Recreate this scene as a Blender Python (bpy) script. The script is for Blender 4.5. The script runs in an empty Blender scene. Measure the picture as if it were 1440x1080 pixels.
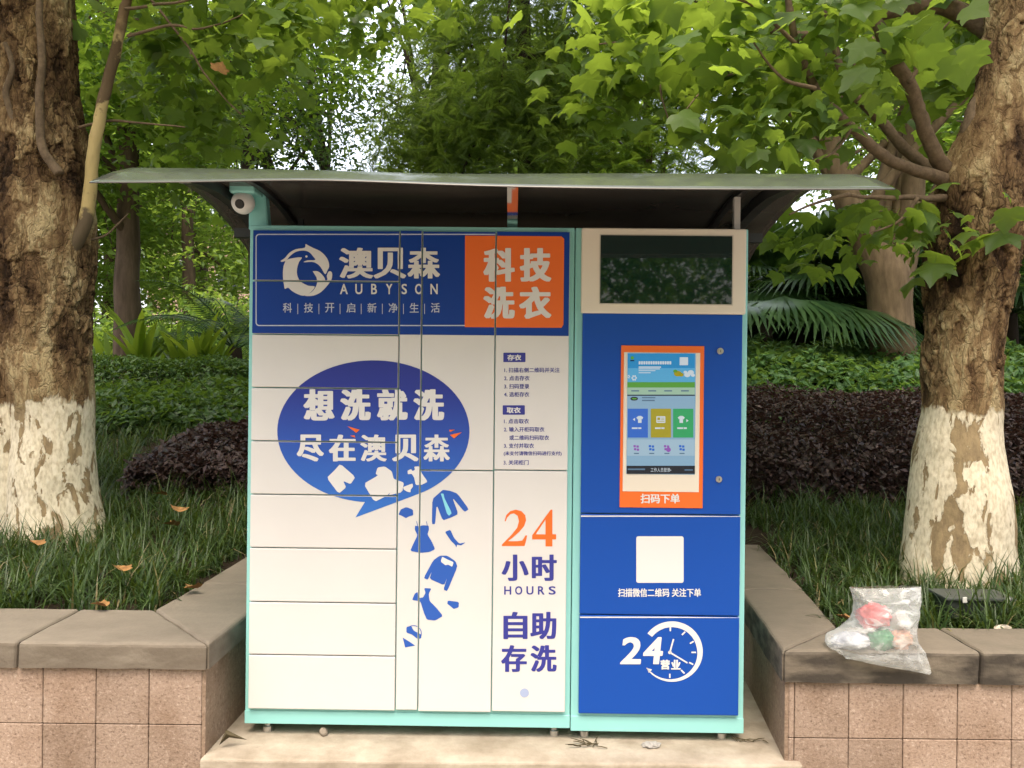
import bpy, bmesh, math, random
import numpy as np
from mathutils import Vector, Matrix, noise
from mathutils.geometry import tessellate_polygon
R = math.radians
S = bpy.context.scene
C = S.collection
random.seed(7); rng = np.random.default_rng(7)

# ------------------------------------------------------------------ camera, world, sun, exposure
F = 1081.0; CH = 1.41
CAMR = (Matrix.Rotation(R(90), 3, 'X') @ Matrix.Rotation(R(0.6), 3, 'Z'))
cam = bpy.data.cameras.new('camera'); cam.lens = 36 * F / 1440; cam.clip_start = .05; cam.clip_end = 1000
co = bpy.data.objects.new('camera', cam); C.objects.link(co)
co.matrix_world = Matrix.Translation((0, 0, CH)) @ CAMR.to_4x4(); S.camera = co
SUN_EL, SUN_AZ = 66, 185         # azimuth clockwise from +Y: hazy sun high behind the camera
w = bpy.data.worlds.new('World'); S.world = w; w.use_nodes = True
sk = w.node_tree.nodes.new('ShaderNodeTexSky'); sk.sky_type = 'NISHITA'; sk.sun_disc = False
sk.sun_elevation = R(SUN_EL); sk.sun_rotation = R(SUN_AZ); sk.air_density = 1.0; sk.dust_density = 8; sk.ozone_density = 0
bg = w.node_tree.nodes['Background']; bg.inputs[1].default_value = .15
# white cloud term added behind the trees to whiten sky gaps and backlight leaves
WN, WL = w.node_tree.nodes, w.node_tree.links
wc = WN.new('ShaderNodeTexCoord'); wx = WN.new('ShaderNodeSeparateXYZ'); WL.new(wc.outputs['Generated'], wx.inputs[0])
wr = WN.new('ShaderNodeMapRange'); wr.inputs[1].default_value = .05; wr.inputs[2].default_value = .6; WL.new(wx.outputs[1], wr.inputs[0])
wn_ = WN.new('ShaderNodeTexNoise'); wn_.inputs['Scale'].default_value = 3; wn_.inputs['Detail'].default_value = 6; WL.new(wc.outputs['Generated'], wn_.inputs['Vector'])
wr2 = WN.new('ShaderNodeMapRange'); wr2.inputs[1].default_value = .3; wr2.inputs[2].default_value = .6; wr2.inputs[3].default_value = 2.0; wr2.inputs[4].default_value = 4.2; WL.new(wn_.outputs[0], wr2.inputs[0])
wm_ = WN.new('ShaderNodeMath'); wm_.operation = 'MULTIPLY'; WL.new(wr.outputs[0], wm_.inputs[0]); WL.new(wr2.outputs[0], wm_.inputs[1])
wa = WN.new('ShaderNodeMix'); wa.data_type = 'RGBA'; wa.blend_type = 'ADD'; wa.inputs[0].default_value = 1; wa.clamp_factor = False; WL.new(sk.outputs[0], wa.inputs[6]); WL.new(wm_.outputs[0], wa.inputs[7])
WL.new(wa.outputs[2], bg.inputs[0])
sl = bpy.data.lights.new('sun', 'SUN'); sl.energy = .5; sl.angle = R(20); sl.color = (1, .96, .90)
so = bpy.data.objects.new('sun', sl); C.objects.link(so)
sd = Vector((math.sin(R(SUN_AZ)) * math.cos(R(SUN_EL)), math.cos(R(SUN_AZ)) * math.cos(R(SUN_EL)), math.sin(R(SUN_EL))))
so.rotation_euler = sd.to_track_quat('Z', 'Y').to_euler()
S.view_settings.view_transform = 'Standard'; S.view_settings.look = 'None'
S.view_settings.exposure = 1.36; S.view_settings.gamma = 1
S.render.engine = 'CYCLES'
S.cycles.max_bounces = 6; S.cycles.diffuse_bounces = 4; S.cycles.glossy_bounces = 3; S.cycles.transmission_bounces = 4; S.cycles.transparent_max_bounces = 8
S.cycles.use_denoising = True

def P(px, py, Y):                       # photo pixel -> point at depth Y
    d = CAMR @ Vector(((px - 720) / F, (540 - py) / F, -1))
    return Vector((0, 0, CH)) + d * (Y / d.y)

# ------------------------------------------------------------------ materials
MATS = {}
def mat(name, col, rough=.5, spec=.5, metal=0., var=0., vscale=8., bump=0., bscale=60., col2=None, emit=None, es=1., coords='Object', stretch=None):
    if name in MATS: return MATS[name]
    m = bpy.data.materials.new(name); m.use_nodes = True; MATS[name] = m
    nt = m.node_tree; N = nt.nodes; L = nt.links; b = N['Principled BSDF']
    b.inputs['Base Color'].default_value = (*col, 1); b.inputs['Roughness'].default_value = rough
    b.inputs['Metallic'].default_value = metal; b.inputs['Specular IOR Level'].default_value = spec
    if emit: b.inputs['Emission Color'].default_value = (*emit, 1); b.inputs['Emission Strength'].default_value = es
    if var or bump:
        tc = N.new('ShaderNodeTexCoord'); src = tc.outputs[coords]
        if stretch:
            mp = N.new('ShaderNodeMapping'); mp.inputs['Scale'].default_value = stretch; L.new(src, mp.inputs[0]); src = mp.outputs[0]
    if var:
        n = N.new('ShaderNodeTexNoise'); n.inputs['Scale'].default_value = vscale; n.inputs['Detail'].default_value = 6; n.inputs['Roughness'].default_value = .62
        L.new(src, n.inputs['Vector'])
        r = N.new('ShaderNodeMapRange'); r.inputs[1].default_value = .3; r.inputs[2].default_value = .7
        L.new(n.outputs[0], r.inputs[0])
        mx = N.new('ShaderNodeMix'); mx.data_type = 'RGBA'; L.new(r.outputs[0], mx.inputs[0])
        c2 = col2 or tuple(c * (1 - var) for c in col)
        mx.inputs[6].default_value = (*c2, 1); mx.inputs[7].default_value = (*col, 1); L.new(mx.outputs[2], b.inputs['Base Color'])
    if bump:
        n2 = N.new('ShaderNodeTexNoise'); n2.inputs['Scale'].default_value = bscale; n2.inputs['Detail'].default_value = 5
        L.new(src, n2.inputs['Vector'])
        bp = N.new('ShaderNodeBump'); bp.inputs['Strength'].default_value = bump; bp.inputs['Distance'].default_value = .01
        L.new(n2.outputs[0], bp.inputs['Height']); L.new(bp.outputs[0], b.inputs['Normal'])
    return m
def nodes(m): return m.node_tree.nodes, m.node_tree.links, m.node_tree.nodes['Principled BSDF']
def ramp(N, L, src, stops):
    r = N.new('ShaderNodeValToRGB'); L.new(src, r.inputs[0]); e = r.color_ramp.elements
    while len(e) < len(stops): e.new(.5)
    for k, (p, c) in zip(e, stops): k.position = p; k.color = (*c, 1)
    return r.outputs[0]
def leaf_mat(name, dark, light, trans=.45, tcol=None, rough=.45, dry=None):
    m = bpy.data.materials.new(name); m.use_nodes = True; MATS[name] = m; N, L, b = nodes(m)
    g = N.new('ShaderNodeNewGeometry')
    nz = N.new('ShaderNodeTexNoise'); nz.inputs['Scale'].default_value = 38; nz.inputs['Detail'].default_value = 4; L.new(g.outputs['Position'], nz.inputs['Vector'])
    nm = N.new('ShaderNodeMath'); nm.operation = 'MULTIPLY_ADD'; nm.inputs[1].default_value = .9; nm.inputs[2].default_value = -.45; L.new(nz.outputs[0], nm.inputs[0])
    na_ = N.new('ShaderNodeMath'); na_.operation = 'ADD'; L.new(nm.outputs[0], na_.inputs[0]); L.new(g.outputs['Random Per Island'], na_.inputs[1])
    c = ramp(N, L, na_.outputs[0] if not dry else g.outputs['Random Per Island'], [(0, dark), (1, light)] if not dry else [(0, dark), (.93, light), (.945, dry), (1, tuple(x * .6 for x in dry))])
    L.new(c, b.inputs['Base Color']); b.inputs['Roughness'].default_value = rough; b.inputs['Specular IOR Level'].default_value = .35
    t = N.new('ShaderNodeBsdfTranslucent')
    tl = tcol or (light[0] * 2.6, light[1] * 2.2, light[2] * .8)
    c2 = ramp(N, L, g.outputs['Random Per Island'], [(0, tuple(x * .75 for x in tl)), (1, tl)]); L.new(c2, t.inputs[0])
    mx = N.new('ShaderNodeMixShader'); mx.inputs[0].default_value = trans
    L.new(b.outputs[0], mx.inputs[1]); L.new(t.outputs[0], mx.inputs[2]); L.new(mx.outputs[0], N['Material Output'].inputs[0])
    return m

# ------------------------------------------------------------------ object helpers
def empty(name, loc=(0, 0, 0), rz=0):
    o = bpy.data.objects.new(name, None); C.objects.link(o); o.location = loc; o.rotation_euler = (0, 0, rz); o.empty_display_size = .1
    return o
def tag(o, label=None, cat=None, group=None, kind=None):
    if label: o['label'] = label
    if cat: o['category'] = cat
    if group: o['group'] = group
    if kind: o['kind'] = kind
    return o
def link(name, me, parent=None, loc=None):
    o = bpy.data.objects.new(name, me); C.objects.link(o)
    if parent: o.parent = parent
    if loc is not None: o.location = loc
    return o
def bobj(name, bm, m, parent=None, loc=None, smooth=False):
    me = bpy.data.meshes.new(name); bm.to_mesh(me); bm.free()
    for x in (m if isinstance(m, (list, tuple)) else [m]): me.materials.append(x)
    if smooth: me.shade_smooth()
    return link(name, me, parent, loc)
def box(bm, x0, x1, y0, y1, z0, z1, bev=0., seg=2):
    r = bmesh.ops.create_cube(bm, size=1)['verts']
    for v in r: v.co = Vector((x0 + (v.co.x + .5) * (x1 - x0), y0 + (v.co.y + .5) * (y1 - y0), z0 + (v.co.z + .5) * (z1 - z0)))
    if bev:
        es = list({e for v in r for e in v.link_edges})
        bmesh.ops.bevel(bm, geom=es, offset=bev, segments=seg, affect='EDGES', profile=.5)
    return bm
def B(*a, **k): return box(bmesh.new(), *a, **k)
def prism(bm, poly, z0, z1, bev=0., seg=3):
    vs = [bm.verts.new((x, y, z0)) for x, y in poly]
    f = bm.faces.new(vs)
    if f.calc_area() and f.normal.z > 0: f.normal_flip()
    f.normal_update()
    if f.normal.z > 0: f.normal_flip()
    r = bmesh.ops.extrude_face_region(bm, geom=[f])
    top = [v for v in r['geom'] if isinstance(v, bmesh.types.BMVert)]
    for v in top: v.co.z = z1
    bmesh.ops.recalc_face_normals(bm, faces=bm.faces)
    if bev:
        es = [e for e in {e for v in top for e in v.link_edges}]
        bmesh.ops.bevel(bm, geom=es, offset=bev, segments=seg, affect='EDGES', profile=.5)
    return bm
def cyl(bm, p, axis, r, l, seg=20, r2=None):
    q = Vector(axis).to_track_quat('Z', 'Y').to_matrix().to_4x4()
    bmesh.ops.create_cone(bm, cap_ends=True, segments=seg, radius1=r, radius2=r if r2 is None else r2, depth=l, matrix=Matrix.Translation(p) @ q)
    return bm
def tube(bm, pts, rad, seg=8, cap=True):
    pts = [Vector(p) for p in pts]; rings = []; prev = None
    for i, p in enumerate(pts):
        t = (pts[min(i + 1, len(pts) - 1)] - pts[max(i - 1, 0)]).normalized()
        a = (prev - t * prev.dot(t)) if prev else t.orthogonal()
        a.normalize(); prev = a; b = t.cross(a)
        r = rad[i] if hasattr(rad, '__len__') else rad
        rings.append([bm.verts.new(p + (a * math.cos(2 * math.pi * k / seg) + b * math.sin(2 * math.pi * k / seg)) * r) for k in range(seg)])
    for i in range(len(rings) - 1):
        for k in range(seg):
            bm.faces.new((rings[i][k], rings[i][(k + 1) % seg], rings[i + 1][(k + 1) % seg], rings[i + 1][k]))
    if cap: bm.faces.new(rings[0][::-1]); bm.faces.new(rings[-1])
    return bm
def smoothpath(pts, n=6):                # Catmull-Rom through the points
    pts = [Vector(p) for p in pts]; out = []
    for i in range(len(pts) - 1):
        p0, p1, p2, p3 = pts[max(i - 1, 0)], pts[i], pts[i + 1], pts[min(i + 2, len(pts) - 1)]
        for k in range(n):
            t = k / n
            out.append(.5 * ((2 * p1) + (p2 - p0) * t + (2 * p0 - 5 * p1 + 4 * p2 - p3) * t * t + (3 * p1 - p0 - 3 * p2 + p3) * t ** 3))
    return out + [pts[-1]]
def npmesh(name, V, Fc, m):
    me = bpy.data.meshes.new(name); nf, k = Fc.shape
    me.vertices.add(len(V)); me.vertices.foreach_set('co', V.astype(np.float32).ravel())
    me.loops.add(nf * k); me.loops.foreach_set('vertex_index', Fc.astype(np.int32).ravel())
    me.polygons.add(nf); me.polygons.foreach_set('loop_start', np.arange(0, nf * k, k, dtype=np.int32))
    me.update(calc_edges=True); me.materials.append(m)
    return me
def frames(n, spin):                     # rotation matrices whose Z is n
    n = n / np.linalg.norm(n, axis=1, keepdims=True)
    ref = np.where(np.abs(n[:, 2:3]) < .95, np.array([[0, 0, 1.]]), np.array([[1., 0, 0]]))
    a = np.cross(ref, n); a /= np.linalg.norm(a, axis=1, keepdims=True); b = np.cross(n, a)
    c, s = np.cos(spin)[:, None], np.sin(spin)[:, None]
    return np.stack([a * c + b * s, b * c - a * s, n], axis=2)
def scatter(name, T, pos, M, sc, m):
    V, Fc = T; sc = np.asarray(sc)
    if sc.ndim == 1: sc = sc[:, None].repeat(3, 1)
    W = np.einsum('nij,nvj->nvi', M, V[None] * sc[:, None, :]) + pos[:, None]
    FF = (Fc[None] + (np.arange(len(pos)) * len(V))[:, None, None]).reshape(-1, Fc.shape[1])
    return npmesh(name, W.reshape(-1, 3), FF, m)

# leaf templates (length about 1)
def T_simple(fold=.12, wdt=.24):
    V = np.array([(0, 0, 0), (-wdt, .38, fold), (0, .42, 0), (wdt, .38, fold), (0, 1, -.05)], float)
    return V, np.array([(0, 2, 1), (0, 3, 2), (1, 2, 4), (2, 3, 4)])
def T_plane(curl=.16):                           # five pointed lobes, slightly cupped
    out = [(0, .02), (.2, -.07), (.40, -.05), (.56, .06), (.49, .18), (.60, .30), (.66, .46), (.47, .46), (.36, .50), (.31, .62), (.17, .74), (.08, .88), (0, 1)]
    pts = out + [(-x, y) for x, y in out[-2:0:-1]]
    V = [(0, .28, .0)] + [(x, y, -curl * (x * x + (y - .3) ** 2) + .05 * abs(x) + .03 * math.sin(9 * x + 7 * y)) for x, y in pts]
    n = len(pts)
    Fc = [(0, 1 + i, 1 + (i + 1) % n) for i in range(n)]
    V.append((0.012, 0, 0)); V.append((0.0, -.45, .06)); Fc.append((1, n + 1, n + 2))
    return np.array(V, float), np.array(Fc)
def T_spray(n=11, droop=.18, ll=.2):     # feathery needle spray
    V, Fc = [], []
    for i in range(n):
        t = (i + .6) / n; y = t; z = -droop * t * t
        l = ll * math.sin(math.pi * min(1, t * .85 + .15)) + .05
        for s in (-1, 1):
            k = len(V); V += [(0, y, z), (s * l * .5, y + .004, z - .015), (s * l, y + l * .5, z - .05), (s * l * .45, y + l * .32, z - .01)]
            Fc.append((k, k + 1, k + 2, k + 3))
    return np.array(V, float), np.array(Fc)
def T_blade(curve, wd=.02, n=4):
    V, Fc = [], []
    for i in range(n + 1):
        t = i / n; a = curve * t; x = math.sin(a) * t * .8; z = math.cos(a * .85) * t
        ww = wd * (1 - t) ** .6 if i else wd
        V += [(x, -ww, z), (x, ww, z)]
    for i in range(n): Fc.append((2 * i, 2 * i + 1, 2 * i + 3, 2 * i + 2))
    return np.array(V, float), np.array(Fc)
TS, TP, TF = T_simple(), T_plane(), T_spray(16, .25, .15)

M_leaf_plane = leaf_mat('plane_leaf', (.045, .095, .022), (.105, .172, .036), .5, (.38, .54, .055))
M_leaf_far = leaf_mat('far_leaf', (.040, .088, .019), (.095, .172, .034), .5, (.34, .52, .05))
M_leaf_sunny = leaf_mat('sunny_leaf', (.075, .145, .025), (.150, .250, .050), .5, (.42, .60, .08))  # sunlight painted into the colour: brighter, yellower copy of the far leaf
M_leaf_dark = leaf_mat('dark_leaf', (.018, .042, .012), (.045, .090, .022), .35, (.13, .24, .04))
M_leaf_feather = leaf_mat('feather_leaf', (.045, .085, .020), (.105, .165, .038), .5, (.30, .44, .06))
M_leaf_hedge = leaf_mat('hedge_leaf', (.026, .062, .016), (.068, .135, .035), .3)
M_leaf_ground = leaf_mat('cover_leaf', (.055, .130, .045), (.14, .26, .10), .35)
M_leaf_maroon = leaf_mat('maroon_leaf', (.020, .013, .011), (.085, .052, .044), .2, (.12, .05, .03), .42)
M_leaf_strap = leaf_mat('strap_leaf', (.12, .22, .04), (.22, .34, .07), .45)
M_leaf_palm = leaf_mat('palm_leaf', (.018, .050, .018), (.050, .105, .035), .3, rough=.3)
M_grass = leaf_mat('grass_blade', (.018, .042, .011), (.070, .118, .032), .25, rough=.4, dry=(.26, .21, .10))
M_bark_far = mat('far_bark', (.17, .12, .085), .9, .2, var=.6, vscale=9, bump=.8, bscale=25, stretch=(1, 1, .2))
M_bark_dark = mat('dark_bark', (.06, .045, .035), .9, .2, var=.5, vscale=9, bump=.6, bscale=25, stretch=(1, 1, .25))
M_bark_mid = mat('mid_bark', (.25, .18, .11), .9, .2, var=.5, vscale=14, bump=.7, bscale=30, stretch=(1, 1, .25))
M_teal = mat('teal_paint', (.28, .63, .60), .35, .5)
M_white = mat('white_paint', (.675, .665, .645), .32, .4, var=.04, vscale=3, bump=.03, bscale=2.5)
M_cream = mat('cream_plastic', (.74, .68, .57), .4, .4)
M_blue = mat('blue_paint', (.006, .068, .37), .36, .25)
M_hblue = mat('header_blue', (.006, .046, .28), .36, .25)
M_orange = mat('orange_print', (.80, .15, .022), .4, .4)
M_wprint = mat('white_print', (.70, .70, .69), .4, .4)
M_sprint = mat('silver_print', (.50, .55, .68), .4, .4)
M_bprint = mat('clothes_blue_print', (.022, .10, .44), .4, .4)
M_iprint = mat('indigo_print', (.035, .040, .27), .4, .4)
M_cyan = mat('cyan_print', (.22, .62, .75), .4, .4)
M_dot = mat('grey_blue_print', (.36, .43, .62), .4, .4)
M_steel = mat('brushed_steel', (.55, .54, .52), .28, .5, 1.)
M_dark = mat('dark_lens_hollow', (.012, .012, .012), .5)
# speech bubble: the print runs from indigo at the top to mid blue at the bottom
M_bub = mat('bubble_print', (.03, .1, .4), .4, .4)
N_, L_, b_ = nodes(M_bub); tc = N_.new('ShaderNodeTexCoord'); sx = N_.new('ShaderNodeSeparateXYZ'); L_.new(tc.outputs['Object'], sx.inputs[0])
mr = N_.new('ShaderNodeMapRange'); mr.inputs[1].default_value = .88; mr.inputs[2].default_value = 1.5; L_.new(sx.outputs[2], mr.inputs[0])
L_.new(ramp(N_, L_, mr.outputs[0], [(0, (.03, .16, .55)), (.45, (.022, .085, .42)), (.8, (.018, .035, .28)), (1, (.016, .028, .25))]), b_.inputs['Base Color'])

# ------------------------------------------------------------------ setting: paving, step, terrain
def hz(x, y):
    a = .36
    if y > 4.4: a += min(y - 4.4, 5.6) * .15
    if y > 10: a += min(y - 10, 20) * .02
    return a + .03 * noise.noise(Vector((x * .5, y * .5, 0)))
M_pave = mat('paving_stone', (.34, .30, .24), .85, .3, var=.35, vscale=5, bump=.3, bscale=40)
M_step = mat('step_slab', (.47, .41, .325), .85, .25, var=.5, vscale=6.5, bump=.6, bscale=28, col2=(.27, .225, .165))
M_soil = mat('soil', (.045, .033, .022), .95, .1, var=.5, vscale=3, bump=.6, bscale=25)
bm = bmesh.new(); bmesh.ops.create_grid(bm, x_segments=8, y_segments=8, size=200); tag(bobj('ground', bm, M_pave, loc=(0, 0, -.17)), kind='structure')
bm = bmesh.new()
fe = [(-1.15 + 2.25 * i / 40, 2.862 + .008 * noise.noise(Vector((i * .37, 0, 0))) + .004 * noise.noise(Vector((i * 1.3, 3, 0)))) for i in range(41)]
prism(bm, fe + [(1.27, 5.0), (-1.12, 5.0)], -.165, 0, .008, 2); tag(bobj('entrance_step', bm, M_step), kind='structure')
xs = sorted(set([-70, -50, -35, -25, -18] + [round(-12 + .25 * i, 3) for i in range(97)] + [18, 25, 35, 50, 70] + [-1.3, 1.32]))
ys = [3.05, 3.15] + [round(3.25 + .25 * i, 3) for i in range(50)] + [17, 19, 22, 26, 32, 40, 55, 80, 120]
bm = bmesh.new(); G = [[bm.verts.new((x, y, hz(x, y))) for x in xs] for y in ys]
for j in range(len(ys) - 1):
    for i in range(len(xs) - 1):
        if ys[j] < 4.95 and -1.35 < (xs[i] + xs[i + 1]) / 2 < 1.36: continue
        bm.faces.new((G[j][i], G[j][i + 1], G[j + 1][i + 1], G[j + 1][i]))
tag(bobj('terrain', bm, M_soil), kind='structure')

# ------------------------------------------------------------------ planter walls
def stone(name, c1, c2, c3, sc):
    m = mat(name, c1, .8, .25, bump=.35, bscale=130); N, L, b = nodes(m)
    tc = N.new('ShaderNodeTexCoord'); n = N.new('ShaderNodeTexNoise'); n.inputs['Scale'].default_value = sc; n.inputs['Detail'].default_value = 3; n.inputs['Roughness'].default_value = .75
    L.new(tc.outputs['Object'], n.inputs['Vector'])
    big = N.new('ShaderNodeTexNoise'); big.inputs['Scale'].default_value = 4.5; big.inputs['Detail'].default_value = 5; L.new(tc.outputs['Object'], big.inputs['Vector'])
    c = ramp(N, L, n.outputs[0], [(.30, c2), (.46, c1), (.56, c1), (.70, c3)])
    mx = N.new('ShaderNodeMix'); mx.data_type = 'RGBA'; mx.blend_type = 'MULTIPLY'; mx.inputs[0].default_value = 1
    s = ramp(N, L, big.outputs[0], [(.3, (.74, .69, .64)), (.55, (1, 1, 1))])
    L.new(c, mx.inputs[6]); L.new(s, mx.inputs[7])
    at = N.new('ShaderNodeNewGeometry'); tint = ramp(N, L, at.outputs['Random Per Island'], [(0, (.82, .80, .78)), (1, (1.05, 1.02, 1.0))])
    mx2 = N.new('ShaderNodeMix'); mx2.data_type = 'RGBA'; mx2.blend_type = 'MULTIPLY'; mx2.inputs[0].default_value = 1
    L.new(mx.outputs[2], mx2.inputs[6]); L.new(tint, mx2.inputs[7]); L.new(mx2.outputs[2], b.inputs['Base Color'])
    return m
M_tile = stone('granite_tile', (.35, .265, .205), (.17, .12, .09), (.49, .40, .33), 75)
M_tile2 = stone('granite_side', (.29, .215, .155), (.19, .125, .09), (.42, .32, .25), 60)
M_grout = mat('grout', (.16, .115, .085), .95, .1)
def coping_mat(name, c1, c2, edge):
    m = mat(name, c1, .78, .3, bump=.25, bscale=70); N, L, b = nodes(m)
    tc = N.new('ShaderNodeTexCoord')
    mp = N.new('ShaderNodeMapping'); mp.inputs['Scale'].default_value = (2.2, 3.2, 7); L.new(tc.outputs['Object'], mp.inputs[0])
    n = N.new('ShaderNodeTexNoise'); n.inputs['Scale'].default_value = 2.2; n.inputs['Detail'].default_value = 8; n.inputs['Roughness'].default_value = .68; L.new(mp.outputs[0], n.inputs['Vector'])
    c = ramp(N, L, n.outputs[0], [(.22, tuple(.5 * (p + q) for p, q in zip(c1, c2))), (.5, c1), (.75, tuple(x * 1.18 for x in c1))])
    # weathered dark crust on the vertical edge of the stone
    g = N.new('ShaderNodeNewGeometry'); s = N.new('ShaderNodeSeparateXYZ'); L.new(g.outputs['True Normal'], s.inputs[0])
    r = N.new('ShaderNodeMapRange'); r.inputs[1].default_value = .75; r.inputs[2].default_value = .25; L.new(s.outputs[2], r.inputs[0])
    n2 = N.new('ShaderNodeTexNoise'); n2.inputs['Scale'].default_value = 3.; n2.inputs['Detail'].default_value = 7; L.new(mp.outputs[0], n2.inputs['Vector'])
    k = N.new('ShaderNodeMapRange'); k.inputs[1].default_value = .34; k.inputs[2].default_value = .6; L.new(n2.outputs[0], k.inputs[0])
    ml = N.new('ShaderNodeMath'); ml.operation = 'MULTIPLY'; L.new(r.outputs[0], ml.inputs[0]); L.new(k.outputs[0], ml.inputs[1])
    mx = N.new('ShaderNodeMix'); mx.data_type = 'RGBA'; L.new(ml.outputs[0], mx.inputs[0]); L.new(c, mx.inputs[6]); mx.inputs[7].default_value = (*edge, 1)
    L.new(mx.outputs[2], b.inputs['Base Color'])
    return m
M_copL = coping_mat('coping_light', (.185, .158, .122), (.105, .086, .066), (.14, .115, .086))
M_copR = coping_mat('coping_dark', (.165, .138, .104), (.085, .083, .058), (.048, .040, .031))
CT = .424
def wall(label, core, tiles, side, slabs, thick, mc):
    root = tag(empty('planter_wall', (*core[0], 0)), label, 'wall'); off = Vector((*core[0], 0))
    def put(name, bm, m):
        bmesh.ops.translate(bm, verts=bm.verts, vec=-off); return bobj(name, bm, m, root)
    bm = bmesh.new()
    prism(bm, core, -.17, CT - thick - .001); put('wall_core', bm, M_grout)
    bm = bmesh.new()
    for (x0, x1) in tiles:
        z = CT - thick - .004
        for hgt in (.213, .205, .16):
            box(bm, x0 + .0015, x1 - .0015, core[0][1] - .012, core[0][1] + .01, max(z - hgt + .003, -.165), z, .0025, 1); z -= hgt
    put('tile_facing', bm, M_tile)
    bm = bmesh.new(); (ax, ay), (bx, by) = side; d = Vector((bx - ax, by - ay)).normalized(); n = Vector((d.y, -d.x)) * (1 if ax < 0 else -1)
    L = (Vector(side[1]) - Vector(side[0])).length; k = 0.
    while k < L:
        e = min(k + .62, L); p, q = Vector(side[0]) + d * (k + .001), Vector(side[0]) + d * (e - .001)
        prism(bm, [tuple(p), tuple(q), tuple(q + n * .014), tuple(p + n * .014)], -.165, CT - thick - .004); k = e
    put('side_facing', bm, M_tile2)
    for i, pl in enumerate(slabs):
        bm = bmesh.new(); c = sum((Vector(p) for p in pl), Vector((0, 0))) / len(pl)
        pl = [tuple(Vector(p) + (c - Vector(p)).normalized() * .0022) for p in pl]
        prism(bm, pl, CT - thick, CT + (.0015 * ((i * 7) % 3)), .016, 3)
        bmesh.ops.subdivide_edges(bm, edges=[e for e in bm.edges if e.calc_length() > .12], cuts=14, use_grid_fill=True)
        for v in bm.verts:
            v.co += Vector((noise.noise(v.co * 9), noise.noise(v.co * 9 + Vector((5, 0, 0))), noise.noise(v.co * 7 + Vector((0, 5, 0))) * .6)) * .0045
        put('coping_slab', bm, mc)
    return root
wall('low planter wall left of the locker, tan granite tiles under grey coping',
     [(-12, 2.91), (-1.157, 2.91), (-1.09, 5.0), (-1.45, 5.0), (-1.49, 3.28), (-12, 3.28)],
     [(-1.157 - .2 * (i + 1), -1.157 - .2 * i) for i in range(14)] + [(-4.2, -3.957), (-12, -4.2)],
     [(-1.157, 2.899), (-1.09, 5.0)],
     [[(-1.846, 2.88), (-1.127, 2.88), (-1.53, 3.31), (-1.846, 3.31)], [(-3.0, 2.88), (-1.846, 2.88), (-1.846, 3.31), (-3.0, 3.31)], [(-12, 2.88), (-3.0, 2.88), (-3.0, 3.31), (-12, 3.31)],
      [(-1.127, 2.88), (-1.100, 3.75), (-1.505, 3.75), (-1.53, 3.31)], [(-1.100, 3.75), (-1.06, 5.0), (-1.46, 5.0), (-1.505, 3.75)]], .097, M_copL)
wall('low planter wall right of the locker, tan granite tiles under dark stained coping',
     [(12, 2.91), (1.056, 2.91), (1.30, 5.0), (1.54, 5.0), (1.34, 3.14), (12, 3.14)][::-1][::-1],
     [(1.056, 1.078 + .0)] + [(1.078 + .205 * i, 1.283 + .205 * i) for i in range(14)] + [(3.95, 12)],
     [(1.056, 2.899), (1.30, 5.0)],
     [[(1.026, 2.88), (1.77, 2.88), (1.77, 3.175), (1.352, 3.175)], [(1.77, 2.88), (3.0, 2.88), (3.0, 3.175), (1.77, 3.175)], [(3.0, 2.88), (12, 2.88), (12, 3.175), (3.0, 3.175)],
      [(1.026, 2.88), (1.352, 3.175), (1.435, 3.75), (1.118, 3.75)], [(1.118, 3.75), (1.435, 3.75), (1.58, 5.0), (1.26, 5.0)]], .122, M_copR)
bm = B(-1.2, 1.5, 5.0, 5.2, -.1, .33); o = tag(bobj('garden_wall', bm, M_tile2), 'short rear wall closing the recess behind the locker', 'wall')
# ------------------------------------------------------------------ locker front plane
A = R(-.6); O3 = P(697, 540, 3.05); O3.z = 0
U = Vector((math.cos(A), math.sin(A), 0)); NV = Vector((-math.sin(A), math.cos(A), 0))
def fp(px, py, y=0.):                    # photo pixel -> (u, z) on the cabinet front plane
    d = CAMR @ Vector(((px - 720) / F, (540 - py) / F, -1)); c = Vector((0, 0, CH))
    t = ((O3 + NV * y) - c).dot(NV) / d.dot(NV); p = c + d * t
    return (p - O3).dot(U), p.z
GID = [0]; HOLD = [False]
def nid():
    if not HOLD[0]: GID[0] += 1
    return GID[0]
DEC = []                                 # printed graphics: (name, material, layer, verts2d, tris)
def poly(name, m, layer, pts, holes=(), raw=False):
    rings = [pts] + list(holes)
    rings = [[Vector((*(p if raw else fp(*p)), 0)) for p in r] for r in rings]
    tr = tessellate_polygon(rings); V = [(v.x, v.y) for r in rings for v in r]
    DEC.append((name, m, layer, V, [tuple(t) for t in tr], nid()))
def rounded(p, k=.16):
    out = []
    for i in range(len(p)):
        a, b = p[i], p[(i + 1) % len(p)]
        out += [(a[0] + (b[0] - a[0]) * k, a[1] + (b[1] - a[1]) * k), (a[0] + (b[0] - a[0]) * (1 - k), a[1] + (b[1] - a[1]) * (1 - k))]
    return out
def zpoly(name, m, layer, pts, org, sc, holes=()):
    if name == 'clothing_print' and len(pts) > 5: pts = rounded(pts, .13)
    f = lambda r: [(org[0] + x / sc, org[1] + y / sc) for x, y in r]
    poly(name, m, layer, f(pts), [f(h) for h in holes])
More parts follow.
